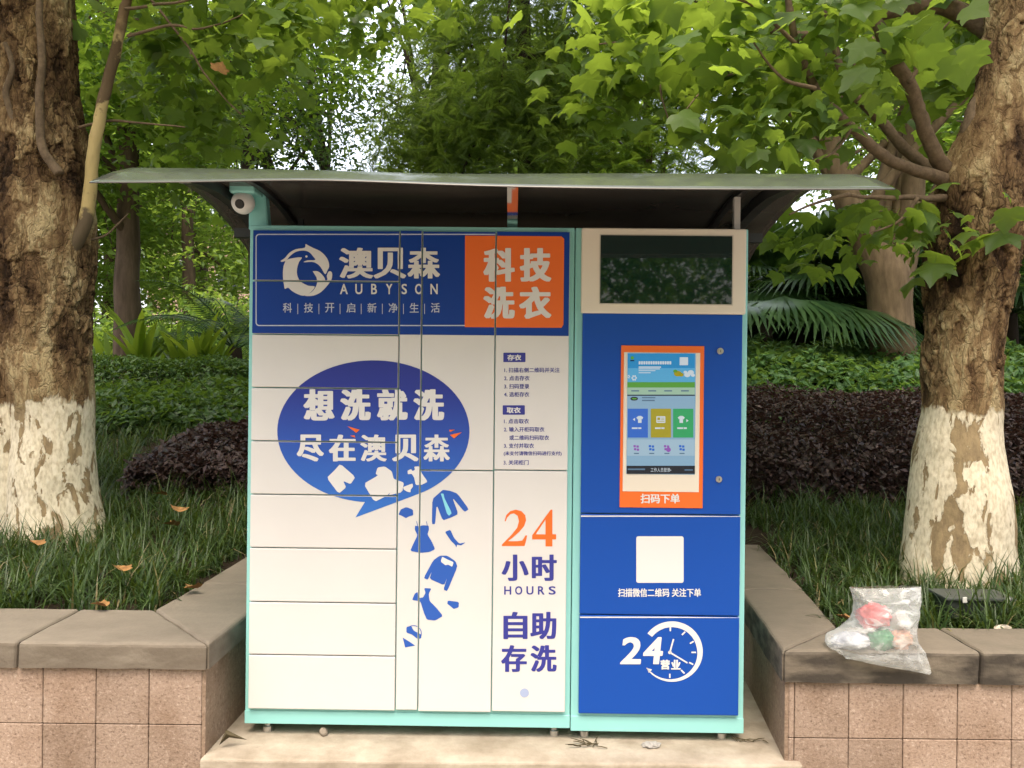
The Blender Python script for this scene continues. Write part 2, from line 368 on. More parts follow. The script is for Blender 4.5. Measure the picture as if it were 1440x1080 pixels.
def rrect(x0, y0, x1, y1, r=0, n=5):
    if not r: return [(x0, y0), (x1, y0), (x1, y1), (x0, y1)]
    out = []
    for cx, cy, a in ((x1 - r, y0 + r, -90), (x1 - r, y1 - r, 0), (x0 + r, y1 - r, 90), (x0 + r, y0 + r, 180)):
        out += [(cx + r * math.cos(R(a + 90 * k / n)), cy + r * math.sin(R(a + 90 * k / n))) for k in range(n + 1)]
    return out
def circ(cx, cy, r, n=28, ry=None): return [(cx + r * math.cos(2 * math.pi * k / n), cy + (ry or r) * math.sin(2 * math.pi * k / n)) for k in range(n)]
def bar(x0, y0, x1, y1, wd):
    d = Vector((x1 - x0, y1 - y0)).normalized(); n = Vector((-d.y, d.x)) * wd / 2
    return [(x0 + n.x, y0 + n.y), (x1 + n.x, y1 + n.y), (x1 - n.x, y1 - n.y), (x0 - n.x, y0 - n.y)]
TXT = {}
def glyphs(s):
    if s not in TXT:
        c = bpy.data.curves.new('t', 'FONT'); c.body = s; c.resolution_u = 4
        o = bpy.data.objects.new('t', c); C.objects.link(o)
        dg = bpy.context.evaluated_depsgraph_get(); me = bpy.data.meshes.new_from_object(o.evaluated_get(dg)); me.calc_loop_triangles()
        V = np.array([v.co[:2] for v in me.vertices]); T = [tuple(t.vertices) for t in me.loop_triangles]
        bpy.data.objects.remove(o); bpy.data.curves.remove(c); bpy.data.meshes.remove(me)
        TXT[s] = (V, T)
    return TXT[s]
def text(s, m, layer, x0, y0, x1, y1, bold=(0, 0), name='lettering', slant=0., org=None, sc=1.):
    if org: x0, x1 = org[0] + x0 / sc, org[0] + x1 / sc; y0, y1 = org[1] + y0 / sc, org[1] + y1 / sc
    V, T = glyphs(s); lo, hi = V.min(0), V.max(0)
    gi = nid(); bx, by = bold                        # stroke thickening in pixels: shifted copies, each a hair further out
    offs = [(0, 0)] + [(bx * max(-1, min(1, 1.25 * math.cos(a_ * math.pi / 8))), by * max(-1, min(1, 1.25 * math.sin(a_ * math.pi / 8)))) for a_ in range(16)] if max(bx, by) > .35 else [(i * bx, j * by) for i in (-1, 1) for j in (-1, 1)] if bx else [(0, 0)]
    for k, (dx, dy) in enumerate(offs):
        pts = []
        for v in V:
            q = (v - lo) / (hi - lo)
            px = x0 + bx + q[0] * (x1 - x0 - 2 * bx) + dx; py = y1 - by - q[1] * (y1 - y0 - 2 * by) + dy
            pts.append(fp(px + slant * (y1 - py), py))
        DEC.append((name, m, layer + k * .055, pts, T, gi))
def chars(spec, m, layer, y0, y1, bold, org=None, sc=1.):
    nid(); HOLD[0] = True
    for ch, x0, x1 in spec: text(ch, m, layer, x0, y0, x1, y1, bold, org=org, sc=sc)
    HOLD[0] = False

# header
poly('header_panel', M_hblue, 1, [(340, 310), (812, 314), (812, 473), (340, 469)])
L8 = ((350, 320), 3.2); L7 = ((380, 335), 5.538)
ro, ri = rrect(361.5, 330, 700, 459, 5), rrect(363, 331.5, 700, 457.5, 4)
poly('border_line', M_sprint, 2, ro, [ri])
poly('orange_panel', M_orange, 3, [(654.5, 332.5)] + [(789, 333.5), (793, 337), (792, 457), (789, 461.5)] + [(654, 460.5)])
hb = (2.5, 1.2)
for ch, x0, y0, x1, y1 in (('科', 680, 350, 724, 397), ('技', 731, 350, 775, 397), ('洗', 680, 404, 724, 449), ('衣', 730, 404, 775, 449)):
    text(ch, M_wprint, 5, x0, y0, x1, y1, hb)
for ch, x0, x1 in (('澳', 478.5, 526), ('贝', 526.5, 572), ('森', 574, 619.5)): text(ch, M_wprint, 4, x0, 349.5, x1, 392.5, (1.7, .8))
for ch, x0, x1 in (('A', 552, 612), ('U', 670, 725), ('B', 793, 838), ('Y', 908, 957), ('S', 1028, 1070), ('O', 1133, 1190), ('N', 1252, 1308)):
    text(ch, M_wprint, 4, x0, 360, x1, 440, (.25, .25), org=L7[0], sc=L7[1])
for i, ch in enumerate('科技开启新净生活'):
    x0 = 110 + 163.6 * i
    text(ch, M_sprint, 4, x0, 508, x0 + 70, 582, (.15, .1), org=L7[0], sc=L7[1])
    if i < 7: zpoly('lettering', M_sprint, 4, bar(x0 + 115, 514, x0 + 115, 594, 5), *L7)
DOL = [[(90, 183), (125, 160), (160, 120), (210, 92), (278, 80), (285, 52), (305, 62), (345, 82), (395, 105), (435, 140), (460, 180), (468, 225), (455, 255), (440, 285), (425, 270), (405, 235), (375, 205), (335, 190), (270, 193), (300, 178), (360, 175), (345, 150), (320, 120), (290, 105), (250, 103), (205, 115), (165, 145), (135, 180), (100, 190)],
       [(130, 182), (165, 165), (255, 155), (235, 190), (220, 240), (220, 290), (240, 335), (275, 360), (310, 375), (355, 380), (340, 410), (310, 435), (270, 452), (225, 440), (180, 415), (150, 390), (125, 398), (118, 365), (112, 330), (110, 270), (115, 220)],
       [(340, 262), (375, 262), (405, 280), (430, 310), (440, 335), (455, 325), (450, 300), (460, 270), (475, 262), (490, 275), (490, 310), (480, 340), (460, 365), (430, 400), (395, 430), (350, 450), (300, 455), (280, 448), (330, 425), (360, 390), (375, 350), (370, 310)]]
def sm(pts, n=3): return [(p.x, p.y) for p in smoothpath([(x, y, 0) for x, y in pts], n)]
for d in DOL: zpoly('dolphin_logo', M_wprint, 4, sm(d), *L7)
zpoly('dolphin_logo', M_wprint, 4, circ(292, 148, 9, 12), *L7)
# speech bubble
L3 = ((380, 500), 4.5); ell = []
for k in range(73):
    a = R(70 + k * 5 - 5)
    x, y = 658 + 605 * math.cos(a), 478 + 447 * math.sin(a)
    if k >= 7 or k == 0: ell.append((x, y))
ell = [(658 + 605 * math.cos(R(a)), 478 + 447 * math.sin(R(a))) for a in range(97, 97 + 322, 4)] + [(905, 886), (545, 1020), (605, 922)]
zpoly('speech_bubble', M_bub, 1, ell, *L3)
chars((('想', 218, 414), ('洗', 450, 642), ('就', 681, 874), ('洗', 910, 1104)), M_wprint, 3, 213, 410, (2.5, 1.1), *L3)
chars((('尽', 176, 347), ('在', 378, 547), ('贝', 776, 942)), M_wprint, 3, 498, 667, (2.0, .9), *L3); chars((('澳', 576, 742), ('森', 973, 1140)), M_wprint, 3, 498, 667, (1.35, .55), *L3)
for t in ([(495, 445), (572, 468), (550, 487)], [(512, 505), (540, 503), (545, 518)], [(1135, 468), (1172, 467), (1140, 482)], [(1215, 483), (1140, 500), (1165, 522)]): zpoly('orange_accent', M_orange, 5, t, *L3)
for t in ([(450, 682), (545, 765), (515, 810), (468, 790), (487, 830), (440, 870), (365, 770), (412, 725)],
          [(685, 705), (730, 698), (775, 730), (785, 775), (808, 785), (850, 800), (840, 860), (757, 880), (762, 865), (740, 885), (665, 922), (597, 808), (688, 755), (672, 745)],
          [(915, 700), (945, 697), (950, 715), (965, 745), (1000, 795), (960, 815), (925, 815), (915, 770), (900, 745), (875, 748), (873, 725), (895, 715), (905, 728), (920, 720)],
          [(845, 828), (905, 805), (908, 825), (893, 845), (892, 862), (872, 858), (850, 845)]): zpoly('clothing_print', M_wprint, 3, t, *L3)
L6 = ((540, 640), 3.856)
for t in ([(82, 318), (95, 290), (125, 278), (160, 292), (162, 322), (140, 328), (122, 338), (100, 325)],
          [(265, 235), (310, 195), (322, 185), (360, 190), (400, 205), (462, 290), (438, 305), (372, 225), (405, 315), (365, 335), (320, 350), (288, 265), (280, 370), (262, 370)],
          [(172, 378), (190, 382), (215, 376), (245, 378), (247, 400), (238, 425), (262, 465), (280, 505), (250, 520), (205, 525), (145, 515), (165, 470), (185, 430), (170, 400)],
          bar(180, 355, 186, 385, 3), bar(233, 355, 239, 385, 3),
          [(332, 412), (362, 400), (382, 445), (410, 475), (445, 468), (420, 485), (398, 480), (395, 497), (388, 482), (365, 460)],
          [(218, 660), (270, 565), (305, 540), (345, 540), (390, 570), (400, 600), (345, 732), (325, 722), (345, 660), (328, 700), (250, 665), (262, 625), (240, 670)],
          [(157, 775), (170, 745), (185, 735), (190, 770), (215, 765), (228, 740), (220, 715), (260, 717), (245, 745), (250, 785), (285, 820), (322, 865), (280, 890), (235, 885), (220, 850), (200, 785), (160, 780)],
          [(348, 782), (408, 790), (407, 818), (380, 828), (360, 810), (345, 800)],
          [(125, 925), (150, 918), (165, 945), (205, 965), (205, 985), (185, 990), (155, 965), (125, 955)], [(105, 982), (140, 1003), (172, 1025), (118, 1035)]):
    zpoly('clothing_print', M_bprint, 1, t, *L6)
ring = [(163 + 45 * math.cos(R(a)), 960 + 45 * math.sin(R(a))) for a in range(-120, 40, 10)]
zpoly('clothing_print', M_bprint, 1, ring + [(163 + 41 * math.cos(R(a)), 960 + 41 * math.sin(R(a))) for a in range(30, -121, -10)], *L6)
zpoly('clothing_print', M_cyan, 2, [(310, 205), (325, 205), (330, 230), (370, 310), (355, 325), (343, 312), (318, 228)], *L6)
zpoly('clothing_print', M_wprint, 2, [(318, 545), (345, 560), (380, 575), (372, 600), (350, 588), (335, 592), (310, 572)], *L6)
# 24 hours
two = [(655, 352), (663, 322), (685, 300), (715, 292), (745, 300), (766, 322), (770, 350), (760, 380), (735, 410), (695, 445), (672, 462), (725, 462), (750, 458), (768, 430), (776, 432), (770, 460), (762, 488), (640, 488), (640, 480), (690, 430), (722, 390), (732, 355), (725, 325), (705, 312), (685, 316), (668, 335), (660, 356)]
zpoly('lettering', M_orange, 1, two, *L6)
zpoly('lettering', M_orange, 1, [(903, 292), (912, 292), (912, 425), (932, 425), (932, 452), (912, 452), (912, 490), (875, 490), (875, 452), (803, 452), (803, 430)], *L6, holes=[[(875, 345), (822, 425), (875, 425)]])
chars((('小', 638, 784), ('时', 801, 936)), M_iprint, 1, 534, 676, (1.6, .7), *L6)
for ch, x0, x1 in (('H', 652, 690), ('O', 711, 750), ('U', 772, 810), ('R', 834, 870), ('S', 892, 930)): text(ch, M_iprint, 1, x0, 705, x1, 750, (.3, .2), org=L6[0], sc=L6[1])
chars((('自', 648, 778), ('助', 793, 934)), M_iprint, 1, 843, 990, (1.6, .7), *L6)
L2 = ((340, 640), 2.7)
chars((('存', 985, 1082), ('洗', 1096, 1195)), M_iprint, 1, 716, 817, (1.5, .7), *L2)
poly('round_sticker', M_dot, 1, circ(737.5, 972, 6.3))
# instructions
L4 = ((690, 480), 5.683)
for y0, x0, s in ((92, 102, '存衣'), (510, 97, '取衣')):
    zpoly('badge', M_iprint, 1, rrect(x0, y0, x0 + 176, y0 + 75, 6), *L4)
    text(s, M_wprint, 2, x0 + 32, y0 + 15, x0 + 142, y0 + 62, (.3, .25), org=L4[0], sc=L4[1])
for s, x0, x1, y0 in (('1. 扫描右侧二维码并关注', 110, 550, 211), ('2. 点击存衣', 108, 310, 275), ('3. 扫码登录', 108, 308, 340), ('4. 选柜存衣', 108, 308, 404),
                      ('1. 点击取衣', 107, 306, 617), ('2. 输入开柜码取衣', 106, 428, 682), ('或二维码扫码取衣', 150, 465, 748), ('3. 支付并取衣', 106, 345, 812),
                      ('(未支付请微信扫码进行支付)', 105, 565, 875), ('3. 关闭柜门', 103, 303, 945)):
    text(s, M_iprint, 1, x0, y0, x1, y0 + 39, (.12, .08), org=L4[0], sc=L4[1])
# kiosk prints
K4 = ((790, 680), 2.84)
zpoly('blank_sticker', M_wprint, 1, rrect(295, 207, 483, 392, 8), *K4)
text('扫描微信二维码 关注下单', M_wprint, 1, 222, 414, 552, 448, (.25, .2), org=K4[0], sc=K4[1])
for y_ in (724.2, 865.6): poly('edge_line', M_wprint, 1, rrect(814, y_ - .3, 1044, y_ + 1.5))  # thin white lines put in for the seam highlight and chipped edge paint
oc, ic = [], []
for k in range(59):
    a = 143 - k * 5; f = k / 58; th = 20 * (1 - max(0, (f - .45) / .55)) + 3
    oc.append((437 + 122 * math.cos(R(a)), 665 - 120 * math.sin(R(a)))); ic.append((437 + (122 - th) * math.cos(R(a)), 665 - (120 - th) * math.sin(R(a))))
zpoly('clock_print', M_wprint, 1, oc + ic[::-1], *K4)
zpoly('clock_print', M_wprint, 1, [(336, 730), (358, 736), (345, 750)], *K4)
for t in (bar(430, 566, 430, 584, 6), bar(476, 599, 489, 586, 6), bar(508, 633, 523, 624, 6), bar(514, 668, 532, 668, 6), bar(505, 708, 521, 716, 6), bar(473, 738, 486, 752, 6), bar(428, 753, 428, 770, 6),
          bar(428, 668, 443, 615, 6), bar(428, 668, 498, 710, 6), circ(428, 668, 7, 14)):
    zpoly('clock_print', M_wprint, 2, t, *K4)
text('2', M_wprint, 2, 230, 607, 312, 715, (1.6, 1.2), slant=.1, org=K4[0], sc=K4[1]); text('4', M_wprint, 2, 318, 607, 396, 715, (1.6, 1.2), slant=.1, org=K4[0], sc=K4[1])
text('营', M_wprint, 3, 391, 697, 428, 736, (.7, .45), org=K4[0], sc=K4[1]); text('业', M_wprint, 3, 433, 697, 471, 736, (.7, .45), org=K4[0], sc=K4[1])

DF = -.016                               # door face, in front of the carcass front
def put_prints(door, rect, uc, names=None, face=DF):
    u0, u1, z0, z1 = rect; acc = {}
    for name, m, ly, V, T, gi in DEC:
        xs_ = [v[0] for v in V]; zs_ = [v[1] for v in V]
        if max(xs_) < u0 or min(xs_) > u1 or max(zs_) < z0 or min(zs_) > z1: continue
        bm = bmesh.new(); vs = [bm.verts.new((x - uc, face - .0005 - .0005 * ly, z)) for x, z in V]
        for t in T:
            try: bm.faces.new([vs[i] for i in t])
            except ValueError: pass
        for co_, no in (((u0 - uc, 0, 0), (-1, 0, 0)), ((u1 - uc, 0, 0), (1, 0, 0)), ((0, 0, z0), (0, 0, -1)), ((0, 0, z1), (0, 0, 1))):
            bmesh.ops.bisect_plane(bm, geom=bm.verts[:] + bm.edges[:] + bm.faces[:], plane_co=co_, plane_no=no, clear_outer=True)
        for f in bm.faces:
            f.normal_update()
            if f.normal.y > 0: f.normal_flip()
        if len(bm.faces):
            a = acc.setdefault((name, m.name if name in ('screen_graphic', 'dolphin_logo', 'clock_print') else gi), ([], [], m)); k = len(a[0]); bm.verts.index_update()
            a[0].extend(v.co.copy() for v in bm.verts); a[1].extend([tuple(k + v.index for v in f.verts) for f in bm.faces])
        bm.free()
    for (name, _), (vv, ff, m) in acc.items():
        me = bpy.data.meshes.new(name); me.from_pydata(vv, [], ff); me.materials.append(m); link(name, me, door)

def uz(px, py): return fp(px, py)
def door(root, uc, px0, px1, py0, py1, m, name='door', gap=.0022):
    xm, ym = (px0 + px1) / 2, (py0 + py1) / 2
    u0, u1, z1, z0 = uz(px0, 660)[0] + gap, uz(px1, 660)[0] - gap, uz(xm, py0)[1] - gap, uz(xm, py1)[1] + gap
    bm = B(u0 - uc, u1 - uc, DF, .0035, z0, z1, .0035, 2)
    d = bobj(name, bm, m, root)
    put_prints(d, (u0 + .0012, u1 - .0012, z0 + .0012, z1 - .0012), uc)
    return d
def cabinet(name, label, pl, pr, pt, pb):
    u0, u1 = uz(pl, 660)[0], uz(pr, 660)[0]; z1, z0 = uz((pl + pr) / 2, pt)[1], uz((pl + pr) / 2, pb)[1]; uc = (u0 + u1) / 2
    root = tag(empty(name, O3 + U * uc, A), label, 'locker')
    bm = B(u0 - uc, u1 - uc, .004, .56, z0, z1, .004, 2)
    body = bobj('body', bm, M_teal, root)
    return root, uc, u0 - uc, u1 - uc, z0, z1
def feet(root, uc, pxs, z0):
    for px, y in pxs:
        u = uz(px, 1020)[0] - uc; bm = bmesh.new()
        cyl(bm, (u, y, z0 - .006), (0, 0, 1), .008, .014, 12); cyl(bm, (u, y, .010), (0, 0, 1), .022, .02, 20, .019); cyl(bm, (u, y, .024), (0, 0, 1), .012, .012, 6)
        bobj('levelling_foot', bm, M_steel, root)
root, uc, a0, a1, z0, z1 = cabinet('parcel_locker', 'wide white laundry locker in teal frame with blue header and many doors', 347.5, 805, 318, 1021)
TOPZ = z1
cx = [353.5, 560, 591.5, 694.5, 798.5]
rows = [324.5, 396.3, 471, 545.8, 620.6, 695.4, 770.2, 846, 920, 996.5]
for a, b in zip(rows, rows[1:]): door(root, uc, cx[0], cx[1], a, b, M_white)
door(root, uc, cx[1], cx[2], 324.5, 997, M_white, 'filler_panel')
for i in (2, 3):
    door(root, uc, cx[i], cx[i + 1], 326, 661, M_white); door(root, uc, cx[i], cx[i + 1], 661, 999.5, M_white)
bm = B(a0, a1, 0, .0035, z0 + .001, z0 + .052, .001, 1); bobj('plinth', bm, M_teal, root)
feet(root, uc, ((371, .05), (780, .05), (371, .5), (780, .5)), z0)
MR, MUC = root, uc
root, uc, a0, a1, z0, z1 = cabinet('order_kiosk', 'narrow blue ordering kiosk cabinet with touch screen, right of the white doors', 806.2, 1049.5, 321, 1030)
KR, KUC = root, uc
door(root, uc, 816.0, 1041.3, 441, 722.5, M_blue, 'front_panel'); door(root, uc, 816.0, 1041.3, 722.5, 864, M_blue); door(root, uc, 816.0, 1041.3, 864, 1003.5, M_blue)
feet(root, uc, ((823, .05), (1019, .05), (823, .5), (1019, .5)), z0)
bm = B(a0, a1, 0, .0035, z0 + .001, z0 + .06, .001, 1); bobj('plinth', bm, M_teal, root)
def front_rect(px0, py0, px1, py1):
    xm, ym = (px0 + px1) / 2, (py0 + py1) / 2
    return uz(px0, ym)[0] - KUC, uz(px1, ym)[0] - KUC, uz(xm, py1)[1], uz(xm, py0)[1]
x0, x1, q0, q1 = front_rect(817, 323, 1046.5, 442); s0, s1, t0, t1 = front_rect(843, 333.5, 1026.5, 428.5)
bm = bmesh.new()                          # display bezel with a real opening
box(bm, x0, x1, -.030, .0035, q0, q1, .006, 3); bz = bobj('display_bezel', bm, M_cream, root)
M_glass = mat('display_glass', (.002, .016, .014), .025, 1.0)
bobj('display_screen', B(s0, s1, -.0325, -.0295, t0, t1, .0008, 1), M_glass, bz)
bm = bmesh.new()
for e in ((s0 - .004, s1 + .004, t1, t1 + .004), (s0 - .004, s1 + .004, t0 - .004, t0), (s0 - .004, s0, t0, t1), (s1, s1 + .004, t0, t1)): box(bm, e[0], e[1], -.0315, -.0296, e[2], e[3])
bobj('screen_rim', bm, mat('rim_plastic', (.5, .46, .38), .5), bz)  # darker cream frame around the display
# touch screen: orange surround, cream plate, lit screen
x0, x1, q0, q1 = front_rect(871.5, 486.5, 987.5, 713); fr = bobj('screen_surround', B(x0, x1, -.0205, DF - .0002, q0, q1, .001, 1), M_orange, root)
x0, x1, q0, q1 = front_rect(875.5, 496, 982, 690.5); bobj('cream_plate', B(x0, x1, -.0225, -.0203, q0, q1, .0008, 1), M_cream, fr)
DEC.clear(); K7 = ((860, 480), 4.5)
text('扫码下单', M_wprint, 1, 178, 960, 425, 1020, (.45, .3), org=K7[0], sc=K7[1])
x0, x1, q0, q1 = front_rect(872, 690.5, 987, 712); put_prints(fr, (x0 + KUC, x1 + KUC, q0, q1), KUC, face=-.0205)
def em(n, c, k=.42): return mat('screen_' + n, tuple(x * .3 for x in c), .15, .5, emit=c, es=k * .42)
x0, x1, q0, q1 = front_rect(880.5, 497, 976, 666)
scr = bobj('touch_screen', B(x0, x1, -.0245, -.0222, q0, q1, .0006, 1), em('bg', (.30, .52, .72)), root)
DEC.clear()
def zr(m, ly, x0, y0, x1, y1, r=0): zpoly('screen_graphic', m, ly, rrect(x0, y0, x1, y1, r), *K7)
e_sky = em('sky', (.03, .33, .72)); e_w = em('white', (.75, .86, .95)); e_d = em('dark', (.02, .03, .05), .2); e_g = em('green', (.12, .42, .06)); e_pg = em('palegreen', (.42, .66, .50))
e_b = em('tileblue', (.03, .17, .72)); e_y = em('tileyellow', (.46, .40, .02)); e_gr = em('tilegreen', (.03, .45, .16)); e_p = em('purple', (.34, .12, .56)); e_t = em('text', (.12, .22, .34)); e_s2 = em('sky2', (.12, .50, .85))
zr(e_sky, 1, 96, 78, 518, 170); zr(e_s2, 1, 96, 170, 518, 258); zr(e_g, 1, 94, 258, 518, 292); zr(e_pg, 1, 94, 292, 518, 336); zr(e_d, 1, 94, 337, 518, 344)
zr(e_w, 3, 422, 102, 475, 152, 2); zr(e_w, 3, 165, 160, 305, 168); zr(e_w, 3, 165, 172, 298, 178); zr(e_w, 3, 165, 184, 270, 189); zr(e_w, 3, 165, 197, 240, 202)
for k in range(14): zr(e_w, 3, 165 + k * 14.8, 127, 165 + k * 14.8 + 12, 147, 3)
zpoly('screen_graphic', e_g, 3, circ(125, 106, 11, 12), *K7); zr(e_d, 3, 112, 120, 138, 127)
for cx_, cy_, r_, m_ in ((410, 205, 24, e_y), (395, 190, 14, e_g), (432, 212, 16, e_y), (470, 212, 20, e_w), (492, 198, 20, e_w), (505, 215, 13, e_w), (458, 196, 12, e_w)): zpoly('screen_graphic', m_, 3, circ(cx_, cy_, r_, 14, r_ * .75), *K7)
for k in range(6): zpoly('screen_graphic', e_w, 3, circ(137 + 12 * math.cos(k * 1.047), 232 + 13 * math.sin(k * 1.047), 6, 8), *K7)
for k in range(5): zpoly('screen_graphic', e_w, 3, circ(102 + 6 * math.cos(k * 1.257), 224 + 8 * math.sin(k * 1.257), 4, 8), *K7)
for x_ in (118, 225, 325, 430): zr(e_t, 3, x_, 309, x_ + 50, 317, 2)
zpoly('screen_graphic', e_d, 3, circ(137, 362, 24, 20, 12), *K7); zpoly('screen_graphic', e_g, 4, circ(137, 362, 16, 16, 5), *K7)
zr(e_t, 3, 186, 352, 270, 359, 2); zr(e_t, 3, 186, 369, 266, 377, 2)
for x_, m_ in ((96, e_b), (241, e_y), (381, e_gr)):
    zr(m_, 3, x_, 425, x_ + 127, 606); c_ = x_ + 64
    zr(e_w, 4, c_ - 38, 548 - 6, c_ + 22, 552, 2); zr(m_, 5, c_ - 2, 543, c_ + 2, 552)
for c_ in (172, 432): zpoly('screen_graphic', e_w, 4, [(c_ - 22, 480), (c_ - 8, 470), (c_ + 8, 470), (c_ + 22, 480), (c_ + 15, 492), (c_ + 11, 488), (c_ + 11, 514), (c_ - 11, 514), (c_ - 11, 488), (c_ - 15, 492)], *K7)
zpoly('screen_graphic', e_w, 4, [(128, 492), (142, 482), (142, 502)], *K7); zpoly('screen_graphic', e_w, 4, [(478, 500), (464, 490), (464, 510)], *K7)
zr(e_w, 4, 276, 472, 332, 514, 4); zr(e_y, 5, 282, 480, 300, 496); zr(e_y, 5, 306, 482, 326, 486); zr(e_y, 5, 306, 492, 326, 496); zr(e_y, 5, 282, 502, 326, 506)
zr(em('pale', (.42, .62, .78)), 2, 92, 618, 518, 720)
for c_, m_ in ((152, e_p), (248, e_b), (343, e_p), (438, e_b)):
    for dx, dy in ((-13, -14), (6, -12), (-10, 5), (8, 8)): zr(m_, 4, c_ + dx - 7, 674 + dy - 7, c_ + dx + 8, 674 + dy + 7, 3)
    zr(e_t, 4, c_ - 17, 702, c_ + 15, 709, 2)
zpoly('screen_graphic', e_p, 5, circ(352, 682, 15, 14), *K7)
zr(e_d, 2, 90, 783, 518, 834); text('工作人员登录▸', e_w, 4, 240, 796, 370, 822, org=K7[0], sc=K7[1], name='screen_graphic'); zr(e_t, 4, 96, 800, 205, 810, 2); zr(e_t, 4, 452, 805, 505, 813, 2)
put_prints(scr, (x0 + KUC, x1 + KUC, q0, q1), KUC, face=-.0245)
for px, py in ((1011, 494), (1009, 673)):
    u, z = uz(px, py); bm = bmesh.new(); cyl(bm, (u - KUC, DF - .003, z), (0, 1, 0), .0125, .008, 24); cyl(bm, (u - KUC, DF - .008, z), (0, 1, 0), .0085, .006, 20)
    lk = bobj('cam_lock', bm, M_steel, root); bobj('keyhole', B(u - KUC - .001, u - KUC + .001, DF - .0118, DF - .0105, z - .005, z + .005), M_dark, lk)

# security camera on its teal bracket
cr = tag(empty('security_camera', O3 + U * uz(360, 312)[0] + NV * .1 + Vector((0, 0, TOPZ)), A), 'small white dome camera under a teal bracket on the locker roof', 'camera')
def cl(px, py, y): u, z = fp(px, py, y); return u - uz(360, 312)[0], z - TOPZ
(ul, zt), (ur, zb) = cl(350, 258, .1), cl(376, 316, .1)
bm = bmesh.new(); v = [(ul, .0, .0), (ur + .004, .0, .0), (ur - .012, .0, zt - .03), (ur - .035, .0, zt), (ul, 0, zt)]
vs = [bm.verts.new(p) for p in v]; f = bm.faces.new(vs); e = bmesh.ops.extrude_face_region(bm, geom=[f]); [setattr(x.co, 'y', .05) for x in e['geom'] if isinstance(x, bmesh.types.BMVert)]
bmesh.ops.recalc_face_normals(bm, faces=bm.faces); bmesh.ops.bevel(bm, geom=bm.edges[:], offset=.004, segments=2, affect='EDGES'); bobj('post', bm, M_teal, cr)
(hl, ht), (hr, hb_) = cl(327, 254.5, .04), cl(358, 274, .04)
bobj('arm', B(hl, hr + .012, -.10, .049, hb_, ht, .008, 3), M_teal, cr)
(bxc, bzc) = cl(342, 285.5, .04); bm = bmesh.new()
bmesh.ops.create_uvsphere(bm, u_segments=32, v_segments=20, radius=.046, matrix=Matrix.Translation((bxc, -.06, bzc + .001))); hs = bobj('dome', bm, M_wprint, cr, smooth=True)
ld = Vector((.0, -.93, -.30)).normalized(); bm = bmesh.new(); cyl(bm, Vector((bxc, -.06, bzc)) + ld * .0435, ld, .020, .008, 24, .016); bobj('lens', bm, M_dark, hs)
bm = bmesh.new(); cyl(bm, (bxc, -.06, hb_ - .003), (0, 0, 1), .032, .008, 28); bobj('mount_collar', bm, M_cream, cr)

# ------------------------------------------------------------------ canopy
AR = [(2.32, 1.992), (2.38, 2.024), (2.5, 2.085), (2.65, 2.142), (2.82, 2.175), (2.99, 2.19), (3.17, 2.187), (3.35, 2.168), (3.55, 2.128), (3.75, 2.068), (3.9, 2.005)]
def arch(y):
    for (a, b), (c, d) in zip(AR, AR[1:]):
        if y <= c: return b + (d - b) * (y - a) / (c - a)
    return AR[-1][1]
M_sheet = mat('smoked_sheet', (.085, .076, .068), .22, .5, var=.4, vscale=2.5)
CX0, CX1 = -1.31, 1.175
cn = tag(empty('canopy', (0, 3.3, TOPZ)), 'dark curved awning sheet on metal arms arching over the locker', 'awning'); cof = Vector((0, 3.3, TOPZ))
bm = bmesh.new(); GG = []; ny, nx = 40, 70
for j in range(ny + 1):
    y = 2.37 + (3.86 - 2.37) * j / ny; r_ = []
    for i in range(nx + 1):
        x = CX0 + (CX1 - CX0) * i / nx
        wv = -.004 * math.sin(x * 3.1) + .010 * math.exp(-((x + .6) / .35) ** 2); sag = -.020 * math.exp(-((x + .35) / .55) ** 2) * math.exp(-((y - 2.85) / .38) ** 2)
        r_.append(bm.verts.new(Vector((x, y, arch(y) + sag + wv * max(0, 1 - (y - 2.37) / .5))) - cof))
    GG.append(r_)
for j in range(ny):
    for i in range(nx): bm.faces.new((GG[j][i], GG[j][i + 1], GG[j + 1][i + 1], GG[j + 1][i]))
for f in bm.faces: f.material_index = 0
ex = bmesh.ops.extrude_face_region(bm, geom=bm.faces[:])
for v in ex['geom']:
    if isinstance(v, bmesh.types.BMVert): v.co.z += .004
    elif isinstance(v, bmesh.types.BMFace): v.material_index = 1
bmesh.ops.recalc_face_normals(bm, faces=bm.faces); bobj('roof_sheet', bm, [M_sheet, mat('sheet_top_sky_tint', (.085, .10, .08), .16, .6, var=.3, vscale=5)], cn, smooth=False).data.shade_smooth()  # top colour paler and greener: sky light on the sheet painted in
def arm(x, y0, y1, wd, hh, m, name, drop=.004):
    bm = bmesh.new(); rg = []
    for k in range(25):
        y = y0 + (y1 - y0) * k / 24; zt_ = arch(y) - drop
        rg.append([bm.verts.new(Vector(p) - cof) for p in ((x - wd / 2, y, zt_ - hh), (x + wd / 2, y, zt_ - hh), (x + wd / 2, y, zt_), (x - wd / 2, y, zt_))])
    for a, b in zip(rg, rg[1:]):
        for k in range(4): bm.faces.new((a[k], a[(k + 1) % 4], b[(k + 1) % 4], b[k]))
    bm.faces.new(rg[0]); bm.faces.new(rg[-1]); bmesh.ops.recalc_face_normals(bm, faces=bm.faces)
    o = bobj(name, bm, m, cn)
    return o
M_arm = mat('galvanised_arm', (.62, .60, .57), .3, .5, .35)
M_armd = mat('dark_arm', (.02, .02, .02), .4)
M_chrome = mat('polished_arm', (.72, .71, .70), .09, .5, 1.)
